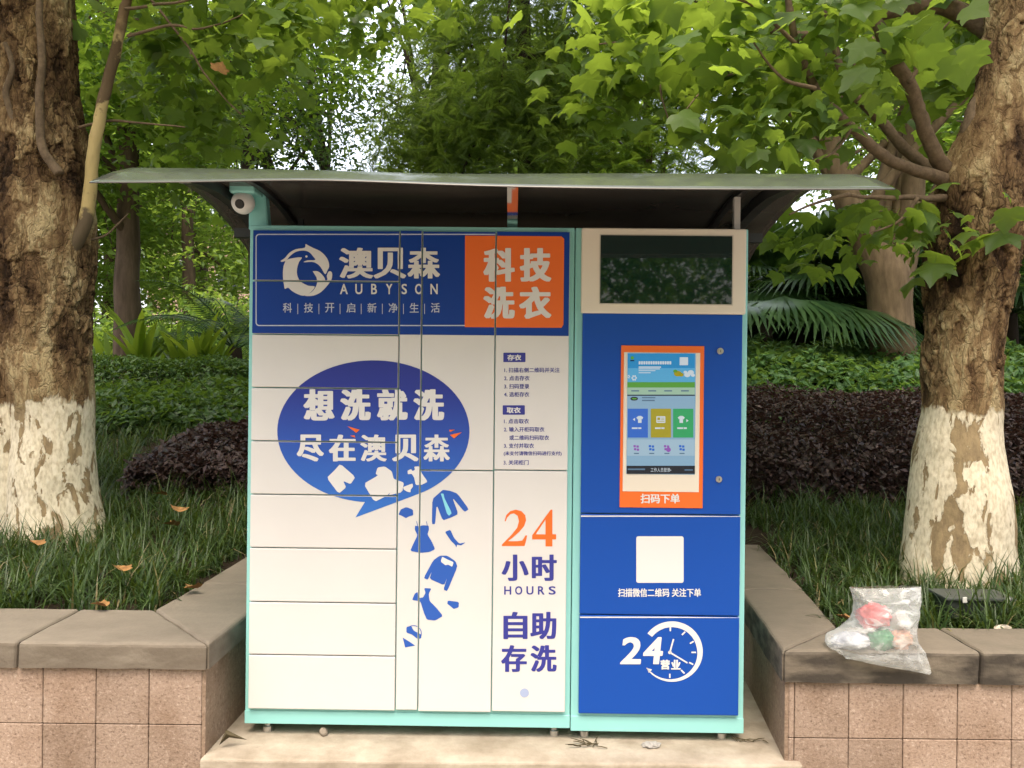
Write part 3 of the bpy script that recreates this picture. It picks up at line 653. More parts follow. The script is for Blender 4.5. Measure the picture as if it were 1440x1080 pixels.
for x, mm in ((-1.172, M_armd), (-.005, M_chrome), (1.008, M_armd)):
    o = arm(x, 2.74, 3.62, .042, .042, mm, 'support_arm')
    zt_ = arch(2.74) - .004; bm = bmesh.new()
    for e in ((x - .021, x + .021, zt_ - .0035, zt_), (x - .021, x + .021, zt_ - .042, zt_ - .0385), (x - .021, x + .021, zt_ - .0228, zt_ - .0192), (x - .021, x - .0175, zt_ - .0385, zt_ - .0035), (x + .0175, x + .021, zt_ - .0385, zt_ - .0035)):
        box(bm, e[0], e[1], 2.734, 2.7398, e[2], e[3])
    bmesh.ops.translate(bm, verts=bm.verts, vec=-cof); bobj('arm_end', bm, M_arm, o)
    if mm is M_chrome:
        bm = B(x - .018, x + .018, 2.736, 2.7395, zt_ - .039, zt_ - .003); bmesh.ops.translate(bm, verts=bm.verts, vec=-cof); bobj('arm_hollow_shade', bm, M_dark, o)  # dark plate stands in for the shade inside the hollow arm
for x in (-1.0, .9): arm(x, 2.6, 3.8, .026, .018, M_armd, 'rib')
def cbox(name, m, *a, **k):
    bm = B(*a, **k); bmesh.ops.translate(bm, verts=bm.verts, vec=-cof); return bobj(name, bm, m, cn)
cbox('cross_bar', M_armd, CX0 + .06, CX1 - .06, 3.44, 3.48, arch(3.46) - .09, arch(3.46) - .05)
cbox('strut', M_arm, .878, .902, 3.06, 3.084, TOPZ + .002, arch(3.07) - .024)
cbox('strut', M_armd, -.955, -.931, 3.40, 3.424, TOPZ + .002, arch(3.41) - .024)
bm = bmesh.new(); xs_ = (-.025, .015); za, zb = arch(2.78) - .047, TOPZ + .003
vs = [bm.verts.new(Vector((x, y, z)) - cof) for x in xs_ for y, z in ((2.775, za), (3.075, zb), (3.085, zb + .014), (2.785, za + .014))]
for f in ((0, 1, 5, 4), (1, 2, 6, 5), (2, 3, 7, 6), (3, 0, 4, 7), (0, 3, 2, 1), (4, 5, 6, 7)): bm.faces.new([vs[i] for i in f])
bmesh.ops.recalc_face_normals(bm, faces=bm.faces); bobj('brace', bm, M_chrome, cn)
cbox('strut', M_armd, -.017, .007, 3.485, 3.505, TOPZ + .002, arch(3.5) - .05)

# ------------------------------------------------------------------ near plane trees
def bark_mat(name, z_white):
    m = mat(name, (.2, .14, .09), .9, .15); N, L, b = nodes(m)
    at = N.new('ShaderNodeAttribute'); at.attribute_name = 'plate'
    g = N.new('ShaderNodeNewGeometry'); n = N.new('ShaderNodeTexNoise'); n.inputs['Scale'].default_value = 26; n.inputs['Detail'].default_value = 8; n.inputs['Roughness'].default_value = .7
    mp = N.new('ShaderNodeMapping'); mp.inputs['Scale'].default_value = (1, 1, .45); L.new(g.outputs['Position'], mp.inputs[0]); L.new(mp.outputs[0], n.inputs['Vector'])
    ad = N.new('ShaderNodeMath'); ad.operation = 'MULTIPLY_ADD'; ad.inputs[1].default_value = 1.1; L.new(n.outputs[0], ad.inputs[0]); L.new(at.outputs['Fac'], ad.inputs[2])
    sb = N.new('ShaderNodeMath'); sb.operation = 'SUBTRACT'; L.new(ad.outputs[0], sb.inputs[0]); sb.inputs[1].default_value = .55
    bark = ramp(N, L, sb.outputs[0], [(.05, (.026, .015, .008)), (.26, (.082, .047, .023)), (.5, (.165, .102, .050)), (.75, (.28, .19, .095)), (.97, (.45, .35, .19))])
    wn = N.new('ShaderNodeTexNoise'); wn.inputs['Scale'].default_value = 9; wn.inputs['Detail'].default_value = 4; L.new(mp.outputs[0], wn.inputs['Vector'])
    wm = N.new('ShaderNodeMix'); wm.data_type = 'RGBA'; wm.blend_type = 'LINEAR_LIGHT'; wm.inputs[0].default_value = .10; L.new(mp.outputs[0], wm.inputs[6]); L.new(wn.outputs['Color'], wm.inputs[7])
    cr = []
    for sc_ in (19, 46):
        vo = N.new('ShaderNodeTexVoronoi'); vo.feature = 'DISTANCE_TO_EDGE'; vo.inputs['Scale'].default_value = sc_; L.new(wm.outputs[2], vo.inputs['Vector'])
        k_ = N.new('ShaderNodeMapRange'); k_.inputs[1].default_value = .0; k_.inputs[2].default_value = .09; L.new(vo.outputs['Distance'], k_.inputs[0]); cr.append(k_.outputs[0])
    cm = N.new('ShaderNodeMath'); cm.operation = 'MULTIPLY'; L.new(cr[0], cm.inputs[0])
    c2_ = N.new('ShaderNodeMapRange'); c2_.inputs[3].default_value = .55; L.new(cr[1], c2_.inputs[0]); L.new(c2_.outputs[0], cm.inputs[1])
    dk = N.new('ShaderNodeMix'); dk.data_type = 'RGBA'; dk.inputs[6].default_value = (.02, .012, .007, 1)
    fk = N.new('ShaderNodeMapRange'); ar = N.new('ShaderNodeAttribute'); ar.attribute_name = 'rough'; am = N.new('ShaderNodeMath'); am.operation = 'MULTIPLY_ADD'; am.inputs[1].default_value = -.55; am.inputs[2].default_value = .85; L.new(ar.outputs['Fac'], am.inputs[0]); L.new(am.outputs[0], fk.inputs[3]); L.new(cm.outputs[0], fk.inputs[0]); L.new(fk.outputs[0], dk.inputs[0]); L.new(bark, dk.inputs[7]); bark = dk.outputs[2]
    # limewash on the foot of the trunk, flaking off
    s = N.new('ShaderNodeSeparateXYZ'); L.new(g.outputs['Position'], s.inputs[0])
    n2 = N.new('ShaderNodeTexNoise'); n2.inputs['Scale'].default_value = 7; n2.inputs['Detail'].default_value = 7; n2.inputs['Roughness'].default_value = .6; n2.inputs['Distortion'].default_value = .6
    mp2 = N.new('ShaderNodeMapping'); mp2.inputs['Scale'].default_value = (1.5, 1.5, .55); L.new(g.outputs['Position'], mp2.inputs[0]); L.new(mp2.outputs[0], n2.inputs['Vector'])
    zz = N.new('ShaderNodeMath'); zz.operation = 'MULTIPLY_ADD'; zz.inputs[1].default_value = .34; L.new(n2.outputs[0], zz.inputs[0]); L.new(s.outputs[2], zz.inputs[2])
    lo = N.new('ShaderNodeMapRange'); lo.inputs[1].default_value = z_white + .195; lo.inputs[2].default_value = z_white + .165; L.new(zz.outputs[0], lo.inputs[0])
    fl = N.new('ShaderNodeMath'); fl.operation = 'MULTIPLY_ADD'; fl.inputs[1].default_value = .18; L.new(at.outputs['Fac'], fl.inputs[0]); L.new(n2.outputs[0], fl.inputs[2])
    ch = N.new('ShaderNodeMapRange'); ch.inputs[1].default_value = .70; ch.inputs[2].default_value = .68; L.new(fl.outputs[0], ch.inputs[0])
    ml = N.new('ShaderNodeMath'); ml.operation = 'MULTIPLY'; L.new(lo.outputs[0], ml.inputs[0]); L.new(ch.outputs[0], ml.inputs[1])
    n3 = N.new('ShaderNodeTexNoise'); n3.inputs['Scale'].default_value = 60; n3.inputs['Detail'].default_value = 5; L.new(mp.outputs[0], n3.inputs['Vector'])
    wc = ramp(N, L, n3.outputs[0], [(.3, (.52, .44, .30)), (.55, (.76, .68, .51)), (.75, (.82, .75, .59))])
    bare = N.new('ShaderNodeMix'); bare.data_type = 'RGBA'; L.new(lo.outputs[0], bare.inputs[0]); L.new(bark, bare.inputs[6])
    L.new(ramp(N, L, n.outputs[0], [(.3, (.20, .145, .085)), (.6, (.36, .27, .15))]), bare.inputs[7])
    mx = N.new('ShaderNodeMix'); mx.data_type = 'RGBA'; L.new(ml.outputs[0], mx.inputs[0]); L.new(bare.outputs[2], mx.inputs[6]); L.new(wc, mx.inputs[7])
    L.new(mx.outputs[2], b.inputs['Base Color'])
    bp = N.new('ShaderNodeBump'); bp.inputs['Strength'].default_value = .7; bp.inputs['Distance'].default_value = .012
    hh = N.new('ShaderNodeMath'); hh.operation = 'MULTIPLY_ADD'; hh.inputs[1].default_value = .5; L.new(ml.outputs[0], hh.inputs[0]); nl = N.new('ShaderNodeMath'); nl.operation = 'MULTIPLY_ADD'; L.new(cm.outputs[0], nl.inputs[0]); inv = N.new('ShaderNodeMath'); inv.operation = 'SUBTRACT'; inv.inputs[0].default_value = 1; L.new(lo.outputs[0], inv.inputs[1]); L.new(inv.outputs[0], nl.inputs[1]); L.new(n.outputs[0], nl.inputs[2])
    L.new(nl.outputs[0], hh.inputs[2])
    L.new(hh.outputs[0], bp.inputs['Height']); L.new(bp.outputs[0], b.inputs['Normal'])
    return m
def bark_trunk(name, pts, rad, m, root, off, flare=0., seed=0, amp=.016, seg=190, rough_from=1.25, step=.008, lump=.035, plates=10, band=(0, 0)):
    path = smoothpath(pts, 24); rr = [v.x for v in smoothpath([(r, 0, 0) for r in rad], 24)]
    Ls = [0]
    for a, b in zip(path, path[1:]): Ls.append(Ls[-1] + (b - a).length)
    n = int(Ls[-1] / step); V = []; att = []; at2 = []
    for i in range(n + 1):
        l = Ls[-1] * i / n; j = max(k for k in range(len(Ls)) if Ls[k] <= l + 1e-9); j = min(j, len(path) - 2)
        t = (l - Ls[j]) / max(1e-6, Ls[j + 1] - Ls[j]); c = path[j].lerp(path[j + 1], t); r = rr[j] + (rr[j + 1] - rr[j]) * t
        ax = (path[j + 1] - path[j]).normalized(); a = Vector((1, 0, 0)); a = (a - ax * a.dot(ax)).normalized(); bq = ax.cross(a)
        for k in range(seg):
            th = 2 * math.pi * k / seg; d = a * math.cos(th) + bq * math.sin(th); p = c + d * r
            q = p + Vector((seed, 0, 0)); w_ = Vector((noise.noise(q * 6), noise.noise(q * 6 + Vector((9, 0, 0))), noise.noise(q * 6 + Vector((0, 9, 0))))) * .07 + Vector((noise.noise(q * 27), noise.noise(q * 27 + Vector((9, 0, 0))), noise.noise(q * 27 + Vector((0, 9, 0))))) * .022
            dist, cp = noise.voronoi(Vector(((q.x + w_.x) * plates, (q.y + w_.y) * plates, (q.z + w_.z) * plates * .38)))
            h = (math.sin(cp[0].x * 127.1 + cp[0].y * 311.7 + cp[0].z * 74.7) * 43758.5453) % 1
            d2, cp2 = noise.voronoi(Vector((q.x + w_.x * .6, q.y + w_.y * .6, (q.z + w_.z * .6) * .36)) * plates * 2.6)
            h2 = (math.sin(cp2[0].x * 17.1 + cp2[0].y * 31.7 + cp2[0].z * 94.7) * 4375.85) % 1
            up = min(1, max(0, (c.z - rough_from + .1 * noise.noise(q * 4)) / .25)); mk = min(1, max(0, .5 + 1.9 * noise.noise(Vector((q.x * 2.6, q.y * 2.6, q.z * 1.5 + 4))))); mk = max(mk, min(1, max(0, (c.z - band[0]) / .15)) * min(1, max(0, (band[1] - c.z) / .15))); k_ = .10 + .90 * up * (.25 + .75 * mk)
            crack = min(1, (dist[1] - dist[0]) * 16)
            dr = amp * k_ * ((h - .5) * 1.3 + (h2 - .5) * .9 + .25 * noise.noise(q * 34)) - amp * .55 * k_ * (1 - crack) + lump * r * 2 * noise.noise(q * 3.1) + .12 * lump * noise.noise(q * 8)
            f_ = flare * math.exp(-l / .16) * (1 + .5 * math.sin(3 * th + seed))
            V.append(c + d * (r + dr + f_)); att.append(min(1, max(0, .28 + .32 * h + .26 * h2 + .5 * noise.noise(Vector((q.x * 9, q.y * 9, q.z * 2.2))) - .30 * (1 - crack) * k_ + .17 * (1 - mk) - .09 * mk * up))); at2.append(up * mk)
    me = bpy.data.meshes.new(name); Fc = []
    for i in range(n):
        o0 = i * seg
        Fc += [(o0 + k, o0 + (k + 1) % seg, o0 + seg + (k + 1) % seg, o0 + seg + k) for k in range(seg)]
    me.from_pydata([v - off for v in V], [], Fc); at = me.attributes.new('plate', 'FLOAT', 'POINT'); at.data.foreach_set('value', att); at = me.attributes.new('rough', 'FLOAT', 'POINT'); at.data.foreach_set('value', at2)
    me.materials.append(m); me.shade_smooth()
    return link(name, me, root)
def limb(name, pts, rad, m, root, off, jit=.012, seg=12):
    path = smoothpath(pts, 8); rr = [v.x for v in smoothpath([(r, 0, 0) for r in rad], 8)]
    path = [p + Vector((noise.noise(p * 7), noise.noise(p * 7 + Vector((4, 4, 0))), noise.noise(p * 7 + Vector((0, 4, 4))))) * jit for p in path]
    bm = tube(bmesh.new(), path, rr, seg)
    for v in bm.verts: v.co += Vector((noise.noise(v.co * 30), noise.noise(v.co * 30 + Vector((3, 0, 0))), 0)) * .1 * rr[0] - off
    return bobj(name, bm, m, root, smooth=True)
def leaf_frames(n, up=.8, tilt=.7, droop=None):
    nn = rng.normal(0, tilt, (n, 3)); nn[:, 2] = np.abs(nn[:, 2]) + up
    return frames(nn, rng.uniform(0, 2 * math.pi, n))
def clusters(cent, per, sig, flat=.6):
    c = np.repeat(np.asarray(cent, float), per, axis=0)
    return c + rng.normal(0, 1, c.shape) * np.array([sig, sig, sig * flat])
def hang_frames(n, drop=.75, j=.35):
    a = rng.uniform(0, 2 * math.pi, n); d = np.column_stack([np.cos(a), np.sin(a), -np.abs(rng.normal(drop, .35, n))]); d /= np.linalg.norm(d, axis=1, keepdims=True)
    u = rng.normal(0, j, (n, 3)); u[:, 2] += 1; x = np.cross(d, u); x /= np.linalg.norm(x, axis=1, keepdims=True)
    return np.stack([x, d, np.cross(x, d)], axis=2)
def no_hit(pos, y_front=3.75):          # keep leaves out of the locker, canopy and the camera's face
    bad = (pos[:, 1] < 3.95) & (pos[:, 1] > 2.2) & (pos[:, 0] < 1.42) & (pos[:, 2] < 2.42)
    bad |= (pos[:, 1] < 1.9)
    return pos[~bad]

M_barkL = bark_mat('plane_bark_left', 1.26); M_barkR = bark_mat('plane_bark_right', 1.275)
M_twig = mat('twig_bark', (.19, .135, .085), .85, .2, var=.5, vscale=25, bump=.4, bscale=60)
M_twigp = mat('pale_twig_bark', (.46, .36, .17), .8, .2, var=.45, vscale=5, bump=.4, bscale=50, col2=(.13, .09, .055), stretch=(1, 1, .5))

N, L, b = nodes(M_twigp); g_ = N.new('ShaderNodeNewGeometry'); s_ = N.new('ShaderNodeSeparateXYZ'); L.new(g_.outputs['Position'], s_.inputs[0])
nz = N.new('ShaderNodeTexNoise'); nz.inputs['Scale'].default_value = 14; nz.inputs['Detail'].default_value = 4; L.new(g_.outputs['Position'], nz.inputs['Vector'])
za = N.new('ShaderNodeMath'); za.operation = 'MULTIPLY_ADD'; za.inputs[1].default_value = .5; L.new(nz.outputs[0], za.inputs[0]); L.new(s_.outputs[2], za.inputs[2])
zc = ramp(N, L, za.outputs[0], [(0, (.12, .085, .05))]) if 0 else None
mr_ = N.new('ShaderNodeMapRange'); mr_.inputs[1].default_value = 2.4; mr_.inputs[2].default_value = 3.9; L.new(za.outputs[0], mr_.inputs[0])
cc = ramp(N, L, mr_.outputs[0], [(.17, (.12, .09, .055)), (.22, (.44, .34, .15)), (.58, (.46, .36, .17)), (.61, (.13, .09, .05)), (.80, (.11, .075, .042)), (.83, (.40, .31, .15)), (.93, (.15, .10, .055))]); L.new(cc, b.inputs['Base Color'])
def overhang(n_c, boxes, per, sig, size, seed):
    out = []
    for (x0, x1, y0, y1, z0, z1), n in zip(boxes, n_c):
        out.append(np.column_stack([rng.uniform(x0, x1, n), rng.uniform(y0, y1, n), rng.uniform(z0, z1, n)]))
    c = np.vstack(out); return c, clusters(c, per, sig)

# right tree
YR = 4.14
base = P(1344, 822, YR); base.z = .34; off = base.copy()
tr = tag(empty('plane_tree', base), 'right plane tree with flaking brown bark, forked boughs and white painted foot', 'tree', 'plane trees beside the locker')
ks = [(1345, 830, 70), (1345, 780, 68), (1347, 700, 66), (1350, 640, 58), (1353, 580, 50), (1354, 500, 50), (1362, 400, 56), (1378, 310, 62), (1389, 240, 58), (1404, 170, 44), (1415, 100, 37), (1424, 0, 33), (1438, -160, 29), (1450, -420, 22)]
pp = [P(x, y, YR) for x, y, _ in ks]; rd = [r * YR / F for *_, r in ks]
bark_trunk('trunk', pp, rd, M_barkR, tr, off, .035, 3.3, .016, band=(1.78, 2.55))
def PL(lst, Y0, Y1): return [P(x, y, Y0 + (Y1 - Y0) * i / max(1, len(lst) - 1)) for i, (x, y) in enumerate(lst)]
RL = [([(1375, 280), (1335, 256), (1300, 243), (1240, 218), (1195, 175), (1148, 125), (1120, 60), (1100, -60)], 4.24, 3.5, .038, .014),
      ([(1375, 275), (1335, 250), (1305, 235), (1270, 205), (1225, 155), (1190, 115), (1168, 40), (1150, -60)], 4.24, 4.4, .040, .016),
      ([(1375, 285), (1342, 250), (1318, 225), (1297, 170), (1278, 118), (1240, 50), (1205, -30), (1170, -150)], 4.24, 3.7, .046, .024),
      ([(1405, 215), (1366, 190), (1378, 140), (1425, 90)], 4.1, 4.14, .05, .025),
      ([(1370, 282), (1325, 279), (1290, 280), (1240, 276), (1195, 274)], 4.2, 3.75, .022, .008),
      ([(1420, 60), (1330, 10), (1200, 28), (1120, 50), (1040, 30), (960, -10), (880, -40)], 4.3, 4.7, .045, .012),
      ([(1430, -60), (1300, -160), (1100, -230), (900, -260)], 4.2, 4.0, .05, .02),
      ([(1440, -160), (1400, -330), (1250, -480), (1050, -560)], 4.2, 5.2, .05, .02)]
for l, y0, y1, r0, r1 in RL:
    pts = PL(l, y0, y1); limb('limb', pts, [(r0 + (r1 - r0) * i / (len(pts) - 1)) * (1.7 if i == 0 else 1.2 if i == 1 else 1) for i in range(len(pts))], M_twig, tr, off)
TW = [([(1148, 125), (1100, 110), (1060, 60)], 3.5, 3.4), ([(1200, 175), (1170, 215), (1130, 225)], 3.7, 3.6), ([(1225, 155), (1200, 80), (1195, 20)], 4.3, 4.2), ([(1278, 118), (1310, 60), (1335, 30)], 3.8, 3.7),
      ([(1120, 50), (1080, 90), (1010, 110), (960, 160)], 4.4, 4.2), ([(1040, 30), (960, 50), (900, 55), (830, 65)], 4.6, 4.5), ([(960, 50), (930, 110), (940, 170)], 4.5, 4.4), ([(1195, 274), (1150, 285), (1110, 300)], 3.75, 3.7),
      ([(1290, 280), (1260, 315), (1215, 330)], 3.9, 3.85), ([(1120, 60), (1060, 10), (990, -20)], 3.5, 3.3)]
for l, y0, y1 in TW:
    pts = PL(l, y0, y1); limb('twig', pts, [.011 - .007 * i / (len(pts) - 1) for i in range(len(pts))], M_twig, tr, off, .01, 6)
def ptbox(px0, px1, py0, py1, y0, y1, n):
    q = [P(rng.uniform(px0, px1), rng.uniform(py0, py1), rng.uniform(y0, y1)) for _ in range(n)]
    return np.array([tuple(v) for v in q])
def twig_leaves(name, cen, per, sig, s0, s1, m, root, off, tmpl=TP, tilt=.55, up=.75, parent_z=None):
    pos = no_hit(clusters(cen, per, sig)); n = len(pos)
    sc = s0 + (s1 - s0) * rng.uniform(0, 1, n) ** 1.4; M = hang_frames(n); k = n // 3; out = []
    V, Fc = zip(*[T_plane(c) for c in (.12, .34, .6)]) if tmpl is TP else ([tmpl[0]] * 3, [tmpl[1]] * 3)
    W, FF, v0 = [], [], 0
    for i in range(3):
        q = slice(i * k, (i + 1) * k if i < 2 else n); nn = len(pos[q])
        W.append((np.einsum('nij,nvj->nvi', M[q], V[i][None] * sc[q][:, None, None]) + (pos[q] - np.array(off))[:, None]).reshape(-1, 3))
        FF.append((Fc[i][None] + (v0 + np.arange(nn) * len(V[i]))[:, None, None]).reshape(-1, 3)); v0 += nn * len(V[i])
    return link(name, npmesh(name, np.vstack(W), np.vstack(FF), m), root)
cen = np.vstack([ptbox(1130, 1340, -40, 70, 3.1, 4.0, 7), ptbox(1130, 1400, -40, 170, 4.5, 5.8, 22), ptbox(1000, 1180, -30, 190, 3.3, 4.8, 20), ptbox(840, 1040, -30, 60, 3.6, 5.0, 16), ptbox(1040, 1160, 130, 225, 3.5, 4.8, 6),
                 ptbox(1180, 1320, 245, 325, 3.8, 4.4, 3), ptbox(1330, 1440, 0, 120, 4.6, 5.2, 8), ptbox(820, 1010, 60, 190, 4.6, 5.6, 14), ptbox(1100, 1140, 300, 345, 4.2, 4.5, 2)])
twig_leaves('crown', cen, 19, .17, .06, .17, M_leaf_plane, tr, off)
y_ = rng.uniform(4.6, 9.5, 110); cen = np.column_stack([rng.uniform(-.6, 6.8, 110), y_, np.maximum(4.4, 2.0 + .54 * y_) + rng.uniform(0, 1.6, 110)])
cen = np.vstack([cen, np.column_stack([rng.uniform(1.7, 5.5, 50), rng.uniform(.6, 4.4, 50), rng.uniform(4.3, 6.4, 50)])])
twig_leaves('upper_crown', cen, 34, .30, .13, .24, M_leaf_plane, tr, off)  # out of view; clusters added to shade the planter, with the locker left lit
# left tree
YL = 4.8
base = P(75, 780, YL); base.z = .37; off = base.copy()
tl = tag(empty('plane_tree', base), 'left plane tree with thick peeling trunk, thin pale side shoot and white painted foot', 'tree', 'plane trees beside the locker')
ks = [(80, 790, 64), (79, 760, 61), (76, 700, 57), (73, 600, 53), (66, 510, 58), (60, 420, 64), (60, 330, 67), (56, 250, 64), (52, 150, 58), (48, 50, 52), (46, -80, 48), (40, -300, 40), (36, -500, 30)]
pp = [P(x, y, YL) for x, y, _ in ks]; rd = [r * YL / F for *_, r in ks]
bark_trunk('trunk', pp, rd, M_barkL, tl, off, .05, 7.7, .019, rough_from=1.3, band=(2.45, 2.95))
ks = [(20, 760, 18), (12, 600, 26), (0, 480, 30), (-6, 350, 27), (-10, 250, 25), (-14, 100, 22), (-20, -60, 20), (-40, -300, 16)]
pp = [P(x, y, 4.72) for x, y, _ in ks]; bark_trunk('stem', pp, [r * 4.72 / F for *_, r in ks], M_barkL, tl, off, .0, 1.2, .012, seg=90, step=.012, rough_from=1.35)
for l, y0, y1, r0, r1 in [([(92, 372), (120, 310), (128, 240), (140, 165), (158, 90), (178, 0), (196, -90)], 4.72, 4.5, .042, .026),
                          ([(84, 244), (64, 215), (55, 170), (57, 90), (56, 0), (60, -60)], 4.53, 4.5, .028, .016),
                          ([(20, 180), (10, 130), (18, 90), (6, 60)], 4.55, 4.5, .02, .012),
                          ([(50, -60), (160, -190), (330, -260), (520, -280)], 4.8, 4.4, .06, .02),
                          ([(46, -160), (0, -330), (100, -480), (300, -560)], 4.8, 5.6, .06, .02)]:
    pts = PL(l, y0, y1); limb('limb', pts, [r0 + (r1 - r0) * i / (len(pts) - 1) for i in range(len(pts))], M_twigp if r0 == .042 else M_twig, tl, off)
for l, y0, y1 in [([(176, 12), (230, 5), (300, -6), (360, -12)], 4.5, 4.4), ([(178, 52), (240, 36), (290, 40), (350, 18)], 4.5, 4.6), ([(112, 180), (150, 170), (200, 172), (260, 180)], 4.7, 4.6), ([(120, 340), (150, 330), (180, 300)], 4.8, 4.9), ([(196, -20), (260, 60), (300, 120), (340, 160)], 4.6, 4.8)]:
    pts = PL(l, y0, y1); limb('twig', pts, [.010 - .006 * i / (len(pts) - 1) for i in range(len(pts))], M_twig, tl, off, .01, 6)
cen = np.vstack([ptbox(190, 430, -30, 70, 4.3, 5.4, 22), ptbox(110, 300, 40, 150, 4.8, 6.0, 14), ptbox(330, 640, -30, 50, 4.6, 6.0, 16), ptbox(110, 350, 130, 270, 5.5, 6.5, 12), ptbox(-20, 30, -20, 60, 5, 6, 5)])
twig_leaves('crown', cen, 17, .17, .055, .15, M_leaf_plane, tl, off)
y_ = rng.uniform(4.6, 9.5, 105); cen = np.column_stack([rng.uniform(-5.2, .8, 105), y_, np.maximum(4.5, 2.0 + .54 * y_) + rng.uniform(0, 1.6, 105)])
cen = np.vstack([cen, np.column_stack([rng.uniform(-5.5, -1.7, 50), rng.uniform(.6, 4.4, 50), rng.uniform(4.3, 6.4, 50)])])
twig_leaves('upper_crown', cen, 34, .30, .13, .24, M_leaf_plane, tl, off)  # unseen clusters, added so the left planter and trunk stand in shade
M_dry = mat('dry_leaf', (.36, .19, .07), .8, .2, var=.5, vscale=30)
def fallen(px, py, Y, sc, rz, label, z=None):
    p = P(px, py, Y)
    if z is not None: p.z = z
    sc *= .75; V, Fc = T_plane(); V = V * sc; V[:, 2] = np.abs(V[:, 0]) * .45 + .18 * np.sin(V[:, 1] * 14) * sc * .5
    o = link('fallen_leaf', npmesh('fallen_leaf', V - np.array([0, .3 * sc, 0]), Fc, M_dry)); o.location = p + Vector((0, 0, .02)); o.rotation_euler = (.15, .2, rz)
    return tag(o, label, 'leaf', 'dry leaves')
V, Fc = T_plane(); o = link('dead_leaf', npmesh('dead_leaf', V * .09, Fc, M_dry), tl); o.location = P(307, 100, 4.6) - off; o.rotation_euler = (1.2, .3, .4)

# ------------------------------------------------------------------ trees behind
def bg_tree(name, label, cat, base, trunk, limbs, cells, per, sig, size, m, bark, tmpl=TS, up=.5, tilt=.8, group=None, flat=.6):
    """trunk: points and radii relative to the base; limbs: how many; cells: list of (centre, radii, clusters)"""
    base = Vector(base); root = tag(empty(name, base), label, cat, group)
    path = [Vector(p) for p, _ in trunk]
    bobj('trunk', tube(bmesh.new(), [p + Vector((noise.noise(p * 2), noise.noise(p * 2 + Vector((5, 0, 0))), 0)) * .04 for p in smoothpath(path, 6)], [v.x for v in smoothpath([(r, 0, 0) for _, r in trunk], 6)], 14), bark, root, smooth=True)
    cen = []
    for c, r, n in cells:
        d = rng.normal(0, 1, (n, 3)); d /= np.linalg.norm(d, axis=1, keepdims=True); d *= rng.uniform(.25, 1, (n, 1)) ** .5
        cen.append(np.array(c) + d * np.array(r))
    cen = np.vstack(cen); bm = bmesh.new()
    for k in range(limbs):
        e = Vector(cen[rng.integers(len(cen))]); t = min(.95, max(.35, rng.uniform(.4, .95)))
        i = min(len(path) - 2, int(t * (len(path) - 1))); s = path[i].lerp(path[i + 1], t * (len(path) - 1) - i)
        mid = s.lerp(e, .5) + Vector((0, 0, .12 * (e - s).length)); r0 = trunk[i][1] * .4
        tube(bm, smoothpath([s, mid, e], 4), [r0 * (1 - .8 * q / 8) for q in range(9)], 6)
    if limbs: bobj('limbs', bm, bark, root, smooth=True).name = 'branching'
    pos = clusters(cen, per, sig, flat); n = len(pos)
    me = scatter('crown', tmpl, pos, leaf_frames(n, up, tilt), rng.uniform(size * .65, size * 1.3, n), m); link('crown', me, root)
    return root
def copy_tree(o, loc, rz, sc, label):
    c = o.copy(); C.objects.link(c); c.location = loc; c.rotation_euler = (0, 0, rz); c.scale = (sc, sc, sc); c['label'] = label
    for ch in o.children:
        d = ch.copy(); C.objects.link(d); d.parent = c
    return c
def gz(x, y): return hz(x, y)
def at(px, Y): x = (px - 720) / F * Y; return (x, Y, gz(x, Y))
# left mid tree with the straight brown trunk
bg_tree('broadleaf_tree', 'straight brown trunk seen between the left plane tree and the locker, dense leafy crown', 'tree', at(182, 12),
        [((0, 0, 0), .24), ((-.05, 0, 1.5), .19), ((-.1, .1, 3), .16), ((0, 0, 5), .12), ((.2, 0, 7.5), .05)], 14,
        [((-.2, -.6, 3.9), (2.4, 1.8, 1.1), 90), ((1.2, -.4, 5.6), (2.8, 2.0, 1.8), 110), ((-1.8, 0, 5.8), (2.2, 2, 1.8), 60)], 75, .34, .15, M_leaf_far, M_bark_far)
# feathery tree in the middle
bg_tree('feathery_tree', 'olive feathery tree rising behind the middle of the awning', 'tree', at(730, 11.5),
        [((0, 0, 0), .2), ((.1, 0, 3), .15), ((0, .1, 6), .1), ((.1, 0, 10), .03)], 16,
        [((-.2, -.2, 3.4), (1.7, 1.3, 1.5), 85), ((.1, 0, 5.6), (1.7, 1.4, 1.6), 70), ((0, 0, 7.5), (1.2, 1.2, 1.4), 30)], 80, .34, .25, M_leaf_feather, M_bark_dark, TF, .3, .55)
bg_tree('feathery_tree', 'paler feathery sapling right of the olive feathery tree', 'tree', at(905, 10.5),
        [((0, 0, 0), .1), ((.05, 0, 2), .08), ((0, .1, 4.5), .03)], 8, [((0, 0, 3.0), (.95, .9, 1.1), 40), ((.1, 0, 4.2), (.9, .8, .8), 20)], 60, .28, .22, M_leaf_far, M_bark_far, TF, .5, .5)
# dark slender leaning trunks with thin foliage
for i, (px, lean, Y, lb) in enumerate(((362, .3, 14, 'dark slender tree nearest the left end of the awning'), (430, .9, 15, 'dark leaning trunk, second of the thin trees behind the awning'),
                                       (500, .75, 16, 'dark leaning trunk against the brightest sky gap behind the awning'), (590, -.2, 13.5, 'dark upright trunk just left of the olive feathery tree'))):
    bg_tree('slender_tree', lb, 'tree', at(px + lean * 30, Y), [((0, 0, 0), .16), ((-lean * .8, 0, 3), .12), ((-lean * 1.8, 0, 6), .09), ((-lean * 2.6, 0, 10), .04)], 22,
            [((-lean * 1.3, 0, 4.8), (1.5, 1.2, 1.8), 45), ((-lean * 2.2, 0, 7.4), (2.0, 1.6, 2.0), 60)], 44, .35, .12, M_leaf_dark, M_bark_dark, TS, .3, .9, group='slender dark trees behind the awning')
